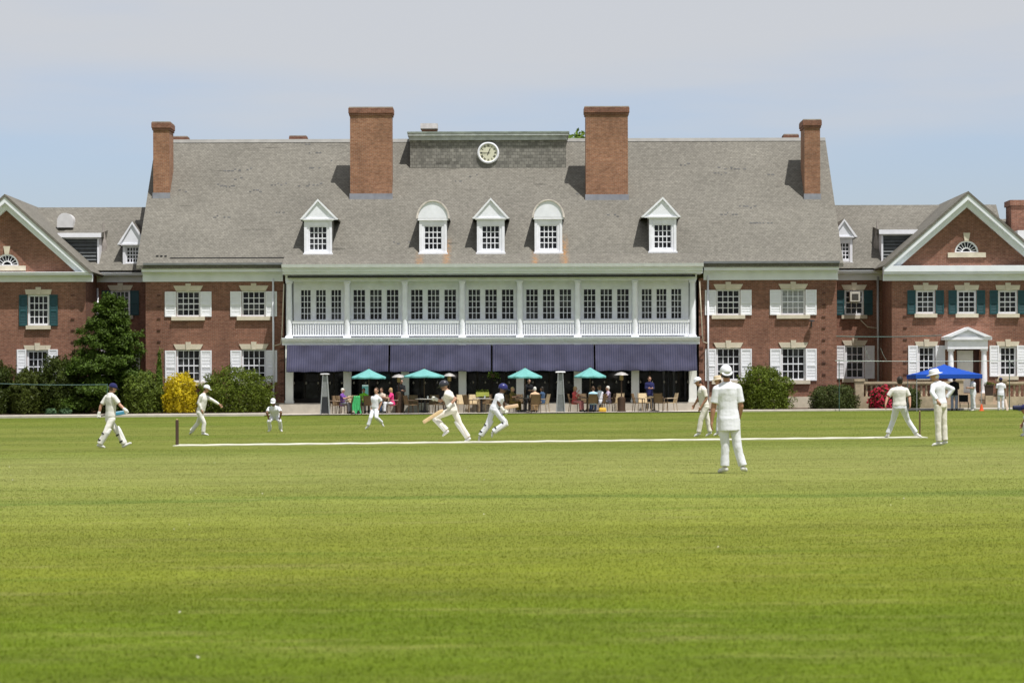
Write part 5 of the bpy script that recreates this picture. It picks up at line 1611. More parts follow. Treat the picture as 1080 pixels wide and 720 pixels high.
# ---------------------------------------------------------------- grass blades on the near half of the ground
def grass_blades():
    g = np.random.default_rng(5)
    zones = [(12.5, 20, 1700, .012, .005), (20, 30, 900, .011, .007), (30, 45, 400, .010, .010), (45, 60, 160, .009, .013), (60, 78.4, 90, .009, .016), (83, 110, 42, .012, .018), (110, 144.4, 22, .012, .024)]
    VS = []; n_tot = 0
    for (a, b, dens, hgt, wid) in zones:
        area = .5 * (b * b - a * a) * .40
        n = int(area * dens)
        y = np.sqrt(g.uniform(a * a, b * b, n)); x = g.uniform(-.20, .20, n) * y
        hh = hgt * g.uniform(.55, 1.25, n); ww = wid * g.uniform(.6, 1.3, n)
        th = g.uniform(0, 2 * np.pi, n); ln = g.uniform(.1, .9, n) * hh; la = g.uniform(0, 2 * np.pi, n)
        z = np.array([ground(p, q) for p, q in zip(x, y)]) + .001
        dx, dy = np.cos(th) * ww / 2, np.sin(th) * ww / 2
        v = np.stack([np.stack([x - dx, y - dy, z - .004], 1), np.stack([x + dx, y + dy, z - .004], 1), np.stack([x + np.cos(la) * ln, y + np.sin(la) * ln, z + hh], 1)], 1)
        VS.append(v.reshape(-1, 3)); n_tot += n
    co = np.concatenate(VS).astype(np.float32)
    me = bpy.data.meshes.new('grass')
    me.vertices.add(len(co)); me.vertices.foreach_set('co', co.ravel())
    me.loops.add(len(co)); me.loops.foreach_set('vertex_index', np.arange(len(co), dtype=np.int32))
    me.polygons.add(n_tot); me.polygons.foreach_set('loop_start', np.arange(0, len(co), 3, dtype=np.int32)); me.polygons.foreach_set('loop_total', np.full(n_tot, 3, np.int32))
    me.update(); me.validate()
    m = bpy.data.materials.new('grass_blade'); m.use_nodes = True
    n, l, p = nodes_of(m)
    col, noise, mrange, math2 = lawn_colour(n, l, 1.06)
    gg = n.new('ShaderNodeNewGeometry')
    hv = n.new('ShaderNodeHueSaturation'); l.new(col, hv.inputs['Color'])
    l.new(mrange(gg.outputs['Random Per Island'], 0, 1, .84, 1.18), hv.inputs['Value'])
    dry = mrange(gg.outputs['Random Per Island'], .90, .96, 0, .6)
    mx = n.new('ShaderNodeMix'); mx.data_type = 'RGBA'; l.new(dry, mx.inputs['Factor']); l.new(hv.outputs[0], mx.inputs['A']); mx.inputs['B'].default_value = (.36, .32, .14, 1)
    c_ = mx.outputs['Result']
    l.new(c_, p.inputs['Base Color'])
    p.inputs['Roughness'].default_value = .7; p.inputs['Specular IOR Level'].default_value = .15
    tr = n.new('ShaderNodeBsdfTranslucent'); l.new(c_, tr.inputs['Color'])
    ms = n.new('ShaderNodeMixShader'); ms.inputs[0].default_value = .62
    l.new(p.outputs[0], ms.inputs[1]); l.new(tr.outputs[0], ms.inputs[2]); l.new(ms.outputs[0], n['Material Output'].inputs['Surface'])
    me.materials.append(m)
    o = bpy.data.objects.new('grass', me); C.objects.link(o)
    tag(o, kind='stuff')
grass_blades()

# a few scraps of pale litter and daisies in the turf
g_ = np.random.default_rng(21); lit = M()
for i in range(34):
    y = float(np.sqrt(g_.uniform(13 ** 2, 60 ** 2))); x = float(g_.uniform(-.18, .18)) * y; a = float(g_.uniform(0, 3)); s_ = float(g_.uniform(.004, .010)); z = ground(x, y) + .018
    c_, q_ = math.cos(a) * s_, math.sin(a) * s_
    lit.add([(x - c_, y - q_, z), (x + q_, y - c_, z + .006), (x + c_, y + q_, z + .012), (x - q_, y + c_, z + .004)], [(0, 1, 2, 3)])
tag(obj('daisy_petals', lit, mat('petal', (.62, .60, .50), .8, .2, 5), fix=False), kind='stuff')

# ---------------------------------------------------------------- planting
def leaf_mat(name, col, island=.35, trans=.25, rough=.55):
    return mat(name, col, rough, .34, 2.4, island=island, trans=trans, spec=.3)

def leaf_cloud(pts, nrm, size, aspect, g, jitter=.8):
    """leaf-shaped quads at points, facing roughly along nrm"""
    n = len(pts)
    nr = nrm + g.normal(0, jitter, (n, 3)); nr /= np.linalg.norm(nr, axis=1, keepdims=True) + 1e-9
    t = g.normal(0, 1, (n, 3)); t -= nr * (t * nr).sum(1, keepdims=True); t /= np.linalg.norm(t, axis=1, keepdims=True) + 1e-9
    b = np.cross(nr, t)
    s = size * g.uniform(.6, 1.35, (n, 1))
    L = t * s; Wd = b * s * aspect
    v = np.stack([pts - L * .5, pts + Wd * .5 + L * .05, pts + L * .5, pts - Wd * .5 + L * .05], 1).reshape(-1, 3)
    return v

def cloud_mesh(name, v, origin):
    v = (v - np.array(origin)).astype(np.float32); k = len(v) // 4
    me = bpy.data.meshes.new(name)
    me.vertices.add(len(v)); me.vertices.foreach_set('co', v.ravel())
    me.loops.add(len(v)); me.loops.foreach_set('vertex_index', np.arange(len(v), dtype=np.int32))
    me.polygons.add(k); me.polygons.foreach_set('loop_start', np.arange(0, len(v), 4, dtype=np.int32)); me.polygons.foreach_set('loop_total', np.full(k, 4, np.int32))
    me.update(); me.validate()
    return me

def plant(name, label, cat, parts, loc, group=None, stem=None, stemmat=None, crownname='foliage'):
    t = thing(name, loc, label, cat, group)
    me = cloud_mesh(crownname, parts[0], loc); me.materials.append(parts[1])
    o = bpy.data.objects.new(crownname, me); C.objects.link(o); o.parent = t
    if len(parts) > 2:
        me = cloud_mesh('blossom', parts[2], loc); me.materials.append(parts[3])
        o = bpy.data.objects.new('blossom', me); C.objects.link(o); o.parent = t
    if stem: obj('stem' if crownname == 'foliage' else 'trunk', stem, stemmat, t)
    return t
bark = mat('bark', (.085, .06, .042), .9, .25, 8, .5, 25)

def bush(seed, x0, x1, ytop, Y, depth, lm, label, cat='shrub', name='shrub', n=9000, size=.10, aspect=.5, lump=.20, freq=2.4, zb_=None, power=2.4, group='shrubs along the clubhouse wall', blossom=None, taper=0.0, spikes=60, leanx=0):
    g = np.random.default_rng(seed)
    X0, X1 = px(x0, 430, Y)[0], px(x1, 430, Y)[0]; cx = (X0 + X1) / 2; hw = (X1 - X0) / 2
    gz_ = ground(cx, Y) if zb_ is None else zb_
    ztop = px((x0 + x1) / 2, ytop, Y)[1]; H = ztop - gz_
    n = int(n * 1.35)
    d = g.normal(0, 1, (n, 3)); d /= np.linalg.norm(d, axis=1, keepdims=True); d[:, 2] = np.where((d[:, 2] > .2) & (g.uniform(0, 1, n) < .25), -.3, d[:, 2])
    # superellipsoid radius with lumps
    zc = gz_ + H * .46; hz = H * .54
    a = np.array([hw, depth, hz])
    r = (np.abs(d) ** power).sum(1) ** (-1 / power)
    nz_ = np.array([mnoise.noise(Vector((p[0] * freq + seed, p[1] * freq, p[2] * freq))) + .5 * mnoise.noise(Vector((p[0] * freq * 2.3 + seed, p[1] * freq * 2.3, p[2] * freq * 2.3 + 5))) for p in d])
    r = r * (1 - lump * .55 + lump * nz_)
    shell = 1 - g.uniform(0, 1, n) ** 2.2 * .38
    P = d * a * (r * shell)[:, None]
    low = d[:, 2] < 0
    hr = np.sqrt(d[:, 0] ** 2 + d[:, 1] ** 2) + 1e-6
    uu = d[:, :2] / hr[:, None]
    fz_ = g.uniform(0, 1, n)
    rl = shell * (1 - lump * .5 + lump * nz_) * (.90 + .10 * fz_)
    P[low, 0] = (uu[:, 0] * hw * rl)[low]; P[low, 1] = (uu[:, 1] * depth * rl)[low]; P[low, 2] = (-(1 - fz_) * (zc - gz_))[low]
    if taper: P[:, :2] *= (1 - taper * (P[:, 2:3] + hz) / (2 * hz))
    P[:, 0] += leanx * (P[:, 2] + hz)
    P += np.array([cx, Y, zc])
    P[:, 2] = np.maximum(P[:, 2], gz_ + .02 + g.uniform(0, .1, n))
    v = leaf_cloud(P, d * np.array([1, 1, .8]) + np.array([0, 0, .35]), size, aspect, g)
    if spikes:      # shoots that break the outline
        sv = []
        k = g.choice(n, spikes)
        for i in k:
            if d[i, 2] < -.1: continue
            L_ = g.uniform(.10, .34) * min(1, H / 2.2)
            m_ = 10
            q = P[i] + np.outer(np.linspace(0, 1, m_), (d[i] * .5 + np.array([g.normal(0, .25), g.normal(0, .2), .8])) * L_)
            sv.append(leaf_cloud(q + g.normal(0, .02, (m_, 3)), np.tile(d[i], (m_, 1)), size * .8, aspect, g))
        if sv: v = np.concatenate([v] + sv)
    stem = M()
    for i in range(5):
        t = g.uniform(0, 6.28); rr_ = hw * .35
        stem.tube([(cx + .08 * math.cos(t), Y + .08 * math.sin(t), gz_ - .05), (cx + rr_ * math.cos(t) * .5, Y + depth * .3 * math.sin(t), gz_ + H * .3), (cx + rr_ * math.cos(t), Y + depth * .5 * math.sin(t), gz_ + H * .6)], [.05, .035, .015], 6)
    ps = [v, lm]
    if blossom:
        nb_ = int(n * .42); k = g.choice(n, nb_)
        sel = nz_[k] > -.28
        k = k[sel]
        ps += [leaf_cloud(P[k] * 1.0 + d[k] * .04, d[k] + np.array([0, -.3, .3]), size * 1.15, .9, g), blossom]
    return plant(name, label, cat, ps, Vector((cx, Y, gz_)), group, stem, bark)

yew = leaf_mat('yew_green', (.045, .064, .009)); yew2 = leaf_mat('yew_olive', (.060, .078, .011))
laurel = leaf_mat('laurel_green', (.105, .145, .020), .35); big_g = leaf_mat('holly_green', (.105, .142, .014), .4)
gold = leaf_mat('gold_leaf', (.58, .47, .018), .25, .4); lime = leaf_mat('lime_leaf', (.115, .19, .025), .3, .3)
dk = leaf_mat('boxwood', (.066, .085, .022)); hosta = leaf_mat('hosta_leaf', (.07, .13, .06), .25)
red = leaf_mat('azalea_petal', (.52, .025, .07), .3, .35); conif = leaf_mat('conifer_green', (.076, .125, .018), .4, .3)
GB = 'shrubs along the clubhouse wall'
bush(11, -30, 18, 378, 148.2, 1.5, yew, 'dark yew bush at the far left edge of the wall bed', 'bush', 'yew_bush', 15000, .14, .40, .36, 2.4, group=GB, spikes=260)
bush(12, 10, 52, 386, 148.0, 1.5, yew2, 'olive-dark yew bush under the white-shuttered window at the left', 'bush', 'yew_bush', 14000, .14, .40, .36, 2.4, group=GB, spikes=260)
bush(13, 40, 84, 370, 148.3, 1.6, yew, 'tall dark yew bush just left of the evergreen tree', 'bush', 'yew_bush', 15000, .14, .40, .36, 2.4, group=GB, spikes=260)
bush(14, 127, 173, 390, 147.9, 1.35, laurel, 'round mid-green laurel shrub between the evergreen tree and the yellow shrub', n=8500, size=.13, aspect=.55, lump=.32, spikes=90)
bush(15, 162.5, 173.5, 366, 149.2, .30, lime, 'narrow bright green upright conifer rising behind the yellow shrub', 'conifer', 'upright_conifer', 3200, .11, .35, .25, 3, power=2, taper=.55, spikes=50)
bush(16, 170, 210, 391, 147.8, 1.15, gold, 'bright golden yellow shrub beneath the white-shuttered windows', n=8000, size=.115, aspect=.5, lump=.30, spikes=120)
bush(17, 207, 293, 385, 148.0, 1.6, big_g, 'large rounded dark green shrub left of the terrace', n=17000, size=.115, aspect=.45, lump=.34, freq=2.6, spikes=170)
bush(18, 774, 842, 383, 147.9, 1.5, big_g, 'large bright green shrub right of the terrace', n=15000, size=.115, aspect=.45, lump=.34, freq=2.6, spikes=170, leanx=-.04, taper=.18)
bush(19, 852, 907, 403.5, 147.4, 1.1, dk, 'low dark boxwood shrub before the stone balustrade', n=9000, size=.10, lump=.34, freq=2.6, spikes=80)
bush(20, 916, 946, 406.5, 147.0, .8, dk, 'crimson flowering azalea bush beside the bowler', n=4200, size=.11, lump=.3, blossom=red, spikes=30)
bush(21, 941, 972, 407.5, 146.9, .8, dk, 'dark green shrub behind the blue canopy legs', n=6000, size=.10, lump=.25, spikes=50)
for i, (x, w_) in enumerate(((54, 6), (69, 7))):
    bush(30 + i, x - w_, x + w_, 430.5, 146.75, .35, hosta, ['small pale green hosta at the foot of the dark yew', 'wider pale green hosta beside the first one under the evergreen'][i], 'plant', 'hosta', 420, .20, .5, .3, 3, group='hostas in the bed', spikes=0)

def evergreen():
    g = np.random.default_rng(77)
    Y = 148.6
    X, Zt_ = px(117, 311, Y); gz_ = ground(X, Y); H = Zt_ - gz_
    PTS = []; NR = []
    br = M()
    br.tube([(X + .1, Y, gz_ - .1), (X + .05, Y, gz_ + H * .5), (X, Y, gz_ + H * .97)], [.17, .10, .02], 8)
    nb_ = 240
    for i in range(nb_):
        f = (i / nb_) ** .9
        z = gz_ + .15 + (H - .3) * f
        # reach: widest at a third, ragged, leaning out more on the left low down
        reach = 2.75 * (1 - f) ** .52 * g.uniform(.48, 1.12) + .12
        th = i * 2.399 + g.normal(0, .5); z += g.normal(0, .12)
        dx, dy = math.cos(th), math.sin(th) * .72
        reach *= .86 if dx > 0 else (1.16 if f < .5 else 1.0)
        m_ = int(26 + 100 * reach)
        t = g.uniform(0, 1, m_) ** .55
        rise = .18 * reach * (t - 1.1 * t ** 2.4) + g.uniform(.1, .28) * reach * t * (1 if f > .5 else .45)
        wd = .30 * reach * (.35 + .65 * np.sin(np.pi * np.clip(t * .85 + .1, 0, 1))) * g.uniform(-1, 1, m_)
        px_ = X + dx * reach * t - dy * wd; py_ = Y + dy * reach * t + dx * wd
        pz = z + rise + g.normal(0, .09, m_) - .18 * np.abs(wd)
        P = np.stack([px_, py_, pz], 1)
        PTS.append(P); NR.append(np.tile(np.array([dx * .45, dy * .45, .9]), (m_, 1)))
        br.tube([(X, Y, z), (X + dx * reach * .5, Y + dy * reach * .5, z + .10 * reach), (X + dx * reach * .9, Y + dy * reach * .9, z + .06 * reach)], [.03, .02, .006], 5)
    P = np.concatenate(PTS); N_ = np.concatenate(NR)
    P = np.concatenate([P, P + g.normal(0, .06, P.shape)]); N_ = np.concatenate([N_, N_])
    P[:, 1] = np.minimum(P[:, 1], 149.9)
    P[:, 2] = np.maximum(P[:, 2], gz_ + .05)
    v = leaf_cloud(P, N_, .17, .38, g, .55)
    plant('evergreen_tree', 'tall ragged dark evergreen tree against the brick wall at the left', 'tree', [v, conif], Vector((X, Y, gz_)), None, br, bark, 'crown')
evergreen()

def back_tree():
    g = np.random.default_rng(9)
    Y = 184.0
    X, Zt_ = px(604, 140.5, Y)
    n = 5200
    d = g.normal(0, 1, (n, 3)); d /= np.linalg.norm(d, axis=1, keepdims=True)
    nz_ = np.array([mnoise.noise(Vector(p) * 3) for p in d])
    P = d * np.array([3.4, 3.4, 4.6]) * (.80 + .10 * nz_ + .2 * g.uniform(0, 1, n))[:, None] + np.array([X, Y, Zt_ - 4.55])
    v = leaf_cloud(P, d, .42, .6, g)
    tr = M().tube([(X, Y, .4), (X + .2, Y, 6), (X, Y, Zt_ - 3)], [.35, .26, .08], 8)
    plant('leafy_tree', 'bright green treetop showing behind the roof ridge beside the clock', 'tree', [v, leaf_mat('fresh_leaf', (.14, .22, .03), .3, .3)], Vector((X, Y, .4)), None, tr, bark, 'crown')
back_tree()

# ---------------------------------------------------------------- terrace furniture
def tz(X, Y=146.4): return ground(X, Y) + .052
def tX(p, Y): return px(p, 430, Y)[0]
brown_sl = mat('brown_sling', (.15, .095, .045), .7, .15, 12); cream_sl = mat('cream_sling', (.56, .44, .27), .7, .1, 12)
bronze = mat('bronze_tube', (.09, .055, .03), .4, .2, 8, metal=.3); steel = mat('brushed_steel', (.50, .50, .50), .35, .1, 10, metal=.85)
def make_chair(label, sling, tube, loc, rot):
    t = thing('patio_chair', loc, label, 'chair', 'patio chairs on the terrace')
    o = Vector(loc)
    def P_(x, y, z): return o + Vector((x, y, z))
    # faces -y before turning
    obj('seat', M().loft([[P_(-.23, -.22, .43), P_(.23, -.22, .43), P_(.23, -.22, .455), P_(-.23, -.22, .455)], [P_(-.23, .0, .405), P_(.23, .0, .405), P_(.23, .0, .43), P_(-.23, .0, .43)], [P_(-.23, .22, .41), P_(.23, .22, .41), P_(.23, .22, .435), P_(-.23, .22, .435)]]), sling, t)
    obj('backrest', M().loft([[P_(-.23, .22, .44), P_(.23, .22, .44), P_(.23, .245, .44), P_(-.23, .245, .44)], [P_(-.235, .27, .68), P_(.235, .27, .68), P_(.235, .295, .68), P_(-.235, .295, .68)], [P_(-.21, .33, .92), P_(.21, .33, .92), P_(.21, .352, .92), P_(-.21, .352, .92)]]), sling, t)
    for s in (-1, 1):
        obj('leg', M().tube([P_(s * .25, -.24, .64), P_(s * .255, -.25, .4), P_(s * .26, -.28, 0)], .018, 6), tube, t)
        obj('leg', M().tube([P_(s * .245, .36, .93), P_(s * .25, .25, .44), P_(s * .25, .30, 0)], .018, 6), tube, t)
        obj('armrest', M().tube([P_(s * .25, -.26, .645), P_(s * .27, .0, .66), P_(s * .25, .29, .66)], .022, 6), tube, t)
    t.rotation_euler = (0, 0, R(rot))
    return t
proto = {}
def chair(p, Y, rot, kind, label):
    """rot 0 faces the camera; 90 faces right"""
    X = tX(p, Y); loc = Vector((X, Y, tz(X, Y)))
    sl_, tb = (brown_sl, bronze) if kind == 'b' else (cream_sl, mat('tan_tube', (.35, .26, .16), .45, .1, 8))
    if kind not in proto:
        t = make_chair(label, sl_, tb, loc, rot); proto[kind] = t
    else:
        t = copy_tree(proto[kind]); t.location = loc; t.rotation_euler = (0, 0, R(rot)); t['label'] = label
    return t
tops = {}
def table(p, Y, r, label, mat_top, hgt=.73, ped=True):
    X = tX(p, Y); Z = tz(X, Y)
    t = thing('patio_table', (X, Y, Z), label, 'table', 'tables on the terrace')
    obj('tabletop', M().lathe([(r * .97, hgt - .03), (r, hgt - .022), (r, hgt), (r * .99, hgt + .005)], (X, Y, Z), 24), mat_top, t)
    obj('pedestal', M().lathe([(.06, .04), (.045, .2), (.045, hgt - .06), (.14, hgt - .031)], (X, Y, Z), 12), dark, t)
    obj('foot', M().lathe([(.27, 0), (.27, .02), (.08, .05), (.06, .06)], (X, Y, Z), 16), dark, t)
    return t
top_w = mat('pale_top', (.58, .56, .52), .4, .1, 5); top_t = mat('tan_top', (.42, .31, .17), .45, .15, 6); top_d = mat('dark_top', (.05, .045, .04), .4, .2, 6)
T_ = [(377.0, 146.2, .45, 'pale round patio table under the leftmost teal umbrella', top_t), (448.0, 146.5, .50, 'pale patio table under the teal umbrella behind the left-running batsman', top_w),
      (508.0, 146.6, .48, 'uncovered pale patio table just left of the right-running batsman', top_w), (553.5, 146.3, .50, 'dark patio table under the teal umbrella right of the running batsmen', top_d),
      (620.0, 146.3, .45, 'small dark patio table under the rightmost teal umbrella', top_d), (690.0, 146.2, .46, 'tan patio table in front of the standing man in navy', top_t)]
for a in T_: table(*a[:4], a[4])
CH = [(353, 146.2, 100, 'b', 'brown patio chair beside the left pyramid heater'), (362, 146.5, 80, 'b', 'brown patio chair with the woman in purple in it'),
      (371.5, 147.4, 0, 'c', 'cream patio chair behind the leftmost umbrella table'), (384, 147.0, -5, 'b', 'brown patio chair with the man in bright green in it'),
      (376.0, 145.25, 185, 'b', 'brown patio chair with a green jacket over its back'),
      (402, 147.3, -20, 'b', 'brown patio chair partly hidden behind the jogging fielder'), (413.5, 146.7, -80, 'b', 'brown patio chair with the blonde woman in pink in it'),
      (406.2, 147.7, 10, 'c', 'cream patio chair behind the blonde woman in pink'),
      (433.5, 146.0, 120, 'b', 'brown patio chair right of the fourth white porch column, back to camera'), (438, 147.3, 20, 'b', 'brown patio chair behind the second umbrella table, near the white column'),
      (456, 147.3, -15, 'b', 'brown patio chair behind the second umbrella table, near the batsman glove'), (463, 146.2, -100, 'b', 'brown patio chair right of the second umbrella table'),
      (487.5, 147.5, 10, 'c', 'cream patio chair against the white column between the batsmen'), (496.5, 146.3, 120, 'b', 'brown patio chair left of the uncovered table'),
      (500, 147.7, 5, 'c', 'cream patio chair behind the uncovered table'), (517.5, 146.8, -90, 'c', 'cream patio chair right of the uncovered table'),
      (541, 146.6, 70, 'b', 'brown patio chair with the person in olive in it'), (564, 145.4, 190, 'b', 'brown patio chair, seen from behind, with the person in tan in it'),
      (572, 146.6, -110, 'c', 'cream patio chair with the woman in dark blue in it'), (606.5, 146.4, 80, 'b', 'brown patio chair with the woman in red in it'),
      (625.5, 145.3, 180, 'b', 'brown patio chair seen from behind under the rightmost umbrella'), (633, 146.6, -120, 'b', 'brown patio chair with the man in white shirt in it'),
      (641.5, 146.8, -80, 'b', 'brown patio chair with the woman in lavender in it'),
      (674, 146.2, 75, 'b', 'brown patio chair at the left end of the tan table'), (680, 147.1, 20, 'c', 'cream patio chair behind the tan table, left of the man in navy'),
      (697, 145.7, 150, 'b', 'brown patio chair right of the tan table, half turned away'), (707, 146.6, -75, 'c', 'cream patio chair furthest right, beyond the tan table')]
CH += [(357, 147.5, 20, 'b', 'brown patio chair behind the woman in purple'), (391, 146.0, 160, 'b', 'brown patio chair right of the green jacket, back to the lawn'),
       (469.5, 147.5, -30, 'b', 'brown patio chair behind the left-running batsman, furthest right of its group'), (512.5, 147.8, -10, 'b', 'brown patio chair behind the uncovered table, near the planter trough'),
       (548, 147.6, 10, 'b', 'brown patio chair behind the dark table, left of the leaning waiter'), (615.5, 147.5, 15, 'b', 'brown patio chair right of the woman in red, further back'), (650, 147.6, -40, 'c', 'cream patio chair beside the right mushroom heater')]
for c_ in CH: chair(*c_)
# plates and glasses
china = mat('white_china', (.70, .70, .68), .25, .03, 6); drink = mat('drink_glass', (.42, .46, .46), .1, .1, 6)
for (p_, Y_, r_, lb, _m), nm in zip(T_, ('leftmost umbrella table', 'widest umbrella table', 'uncovered table', 'dark umbrella table', 'rightmost umbrella table', 'tan table')):
    X = tX(p_, Y_); Z = tz(X, Y_) + .738
    tag(obj('plate', M().lathe([(.06, 0), (.07, .005), (.135, .022), (.13, .025), (.05, .010)], (X - .20, Y_ - .12, Z), 20), china, origin=Vector((X - .2, Y_ - .12, Z))), 'white china plate lying on the ' + nm, 'plate', 'plates on the terrace tables')
    tag(obj('drinking_glass', M().lathe([(.03, 0), (.032, .01), (.040, .14), (.037, .14), (.028, .012)], (X + .16, Y_ - .16, Z), 14), drink, origin=Vector((X + .16, Y_ - .16, Z))), 'clear tumbler standing on the ' + nm, 'glass', 'glasses on the terrace tables')

teal = mat('teal_canvas', (.20, .52, .51), .8, .08, 4, trans=.3)
def umbrella(p, x0, x1, yap, yrim, Y, label):
    X = tX(p, Y); Z = tz(X, Y)
    zr, za = px(p, yrim, Y)[1], px(p, yap, Y)[1]; r = (x1 - x0) / 2 * Y / F
    t = thing('patio_umbrella', (X, Y, Z), label, 'umbrella', 'teal umbrellas on the terrace')
    m = M(); n = 8; rings = []
    for f in (0, .25, .5, .75, 1):
        row = []
        for k in range(n * 4):
            a = 2 * math.pi * k / (n * 4) + .2
            ph = (k % 4) / 4.0; dip = math.sin(math.pi * ph)
            rr_ = r * f * (1 - .06 * dip); row.append((X + rr_ * math.cos(a), Y + rr_ * math.sin(a), za - (za - zr) * (f ** .9) - .035 * dip * f))
        rings.append(row)
    v = [q for row in rings[1:] for q in row] + [(X, Y, za)]; N4 = n * 4; f_ = []
    for j in range(3):
        for k in range(N4):
            f_.append((j * N4 + k, j * N4 + (k + 1) % N4, (j + 1) * N4 + (k + 1) % N4, (j + 1) * N4 + k))
    for k in range(N4): f_.append((4 * N4, (k + 1) % N4, k))
    # valance
    b = 3 * N4; base = len(v); v += [(x, y, z - .07) for x, y, z in rings[4]]
    for k in range(N4): f_.append((b + k, b + (k + 1) % N4, base + (k + 1) % N4, base + k))
    m.add(v, f_)
    obj('canopy', m, teal, t)
    obj('pole', M().tube([(X, Y, Z + .02), (X, Y, za + .02)], .022, 8), bronze, t)
    for k in range(n):
        a = 2 * math.pi * k / n + .2
        obj('rib', M().tube([(X + .03 * math.cos(a), Y + .03 * math.sin(a), za - .05), (X + r * .97 * math.cos(a), Y + r * .97 * math.sin(a), zr - .025)], .009, 5), bronze, t)
    obj('finial', M().ell((X, Y, za + .03), .03, .03, .04, 8, 6), bronze, t)
    obj('base', M().lathe([(.26, 0), (.26, .05), (.05, .09), (.04, .25)], (X, Y, Z + .062), 16), dark, t)
umbrella(389.0, 371, 407.8, 388.8, 397.4, 146.4, 'leftmost teal patio umbrella, behind the jogging fielder')
umbrella(447.5, 425, 468.5, 388.8, 396.3, 146.9, 'widest teal patio umbrella, left of the left-running batsman')
umbrella(553.8, 535.5, 572.5, 387.8, 396.8, 146.3, 'teal patio umbrella above the dark table right of the batsmen')
umbrella(622.5, 606, 640.5, 387.2, 396.4, 146.3, 'rightmost teal patio umbrella')

glass_t = mat('heater_glass', (.22, .25, .25), .15, .15, 5)
def pyramid_heater(p, ytop, w0, w1, Y, label, lower):
    X = tX(p, Y); Z = tz(X, Y); zt = px(p, ytop, Y)[1]; a, b = w0 * Y / F / 2, w1 * Y / F / 2; H = zt - Z
    t = thing('pyramid_heater', (X, Y, Z), label, 'patio heater', 'pyramid patio heaters')
    def sq(c, h): return [(X - c, Y - c, Z + h), (X + c, Y - c, Z + h), (X + c, Y + c, Z + h), (X - c, Y + c, Z + h)]
    def wd(h): return b + (a - b) * h / H
    obj('base_cabinet', M().loft([sq(wd(.03) * .86, .03), sq(wd(H * .42) * .86, H * .42)]), lower, t)
    obj('glass_tube', M().lathe([(.055, H * .42), (.055, H * .93)], (X, Y, Z), 12), glass_t, t)
    for sx in (-1, 1):
        for sy in (-1, 1):
            obj('corner_post', M().tube([(X + sx * b, Y + sy * b, Z), (X + sx * a, Y + sy * a, Z + H * .95)], .032, 6), steel, t)
    obj('mesh_panel', M().loft([sq(wd(H * .42) * .90, H * .421), sq(wd(H * .93) * .8, H * .93)], cap=False), mat('heater_mesh', (.24, .25, .25), .4, .2, 30, metal=.4), t)
    obj('cap', M().loft([sq(a * 2.0, H * .955), sq(a * 2.3, H * .965), sq(a * 2.1, H * .985), sq(a * .9, H)]), steel, t)
pyramid_heater(343.0, 393.2, 4.2, 9.4, 145.6, 'steel pyramid patio heater with black base at the left of the terrace', mat('heater_black', (.02, .022, .026), .5, .2, 6))
pyramid_heater(591.2, 391.0, 4.6, 8.6, 145.6, 'steel pyramid patio heater with grey base between two right umbrellas', mat('heater_grey', (.13, .14, .14), .5, .2, 6))
def mushroom_heater(p, ytop, w, Y, label, basem, hb=.75):
    X = tX(p, Y); Z = tz(X, Y); zt = px(p, ytop, Y)[1]; r = w * Y / F / 2; H = zt - Z
    t = thing('mushroom_heater', (X, Y, Z), label, 'patio heater', 'mushroom patio heaters')
    obj('reflector', M().lathe([(r, H - .16), (r * .98, H - .145), (r * .55, H - .04), (.05, H), (.001, H + .01)], (X, Y, Z), 24), mat('reflector_metal', (.60, .57, .55), .35, .08, 5, metal=.5), t)
    obj('burner', M().lathe([(.07, H - .42), (.10, H - .40), (.10, H - .17), (.07, H - .165)], (X, Y, Z), 14), mat('burner_brass', (.34, .25, .10), .5, .2, 6, metal=.4), t)
    obj('pole', M().tube([(X, Y, Z + hb), (X, Y, Z + H - .41)], .035, 10), basem, t)
    obj('tank_housing', M().lathe([(.23, 0), (.23, .05), (.20, .06), (.20, hb - .05), (.12, hb), (.05, hb + .02)], (X, Y, Z), 18), basem, t)
brz = mat('heater_bronze', (.055, .030, .018), .45, .2, 8)
mushroom_heater(420.8, 394.6, 15.5, 147.0, 'bronze mushroom patio heater left of the fourth porch column', brz, 1.1)
mushroom_heater(474.0, 393.4, 13.0, 147.4, 'bronze mushroom patio heater behind the left-running batsman', brz)
mushroom_heater(655.5, 392.2, 15.0, 146.2, 'dark bronze mushroom patio heater right of the rightmost umbrella', brz)
# odds and ends
X = tX(385.3, 147.9); Z = tz(X, 147.9); z1 = px(385, 405.8, 147.9)[1]
t = thing('menu_stand', (X, 147.9, Z), 'teal panel on a stand behind the leftmost umbrella table', 'panel stand')
obj('panel', M().box(X - .16, X + .17, 147.88, 147.92, z1 - .72, z1 - .06), mat('teal_panel', (.10, .28, .26), .4, .1, 4), t)
obj('header', M().box(X - .16, X + .17, 147.87, 147.93, z1 - .058, z1), mat('pale_header', (.45, .62, .60), .5, .1, 4), t)
obj('post', M().box(X - .03, X + .03, 147.885, 147.915, Z, z1 - .722), dark, t)
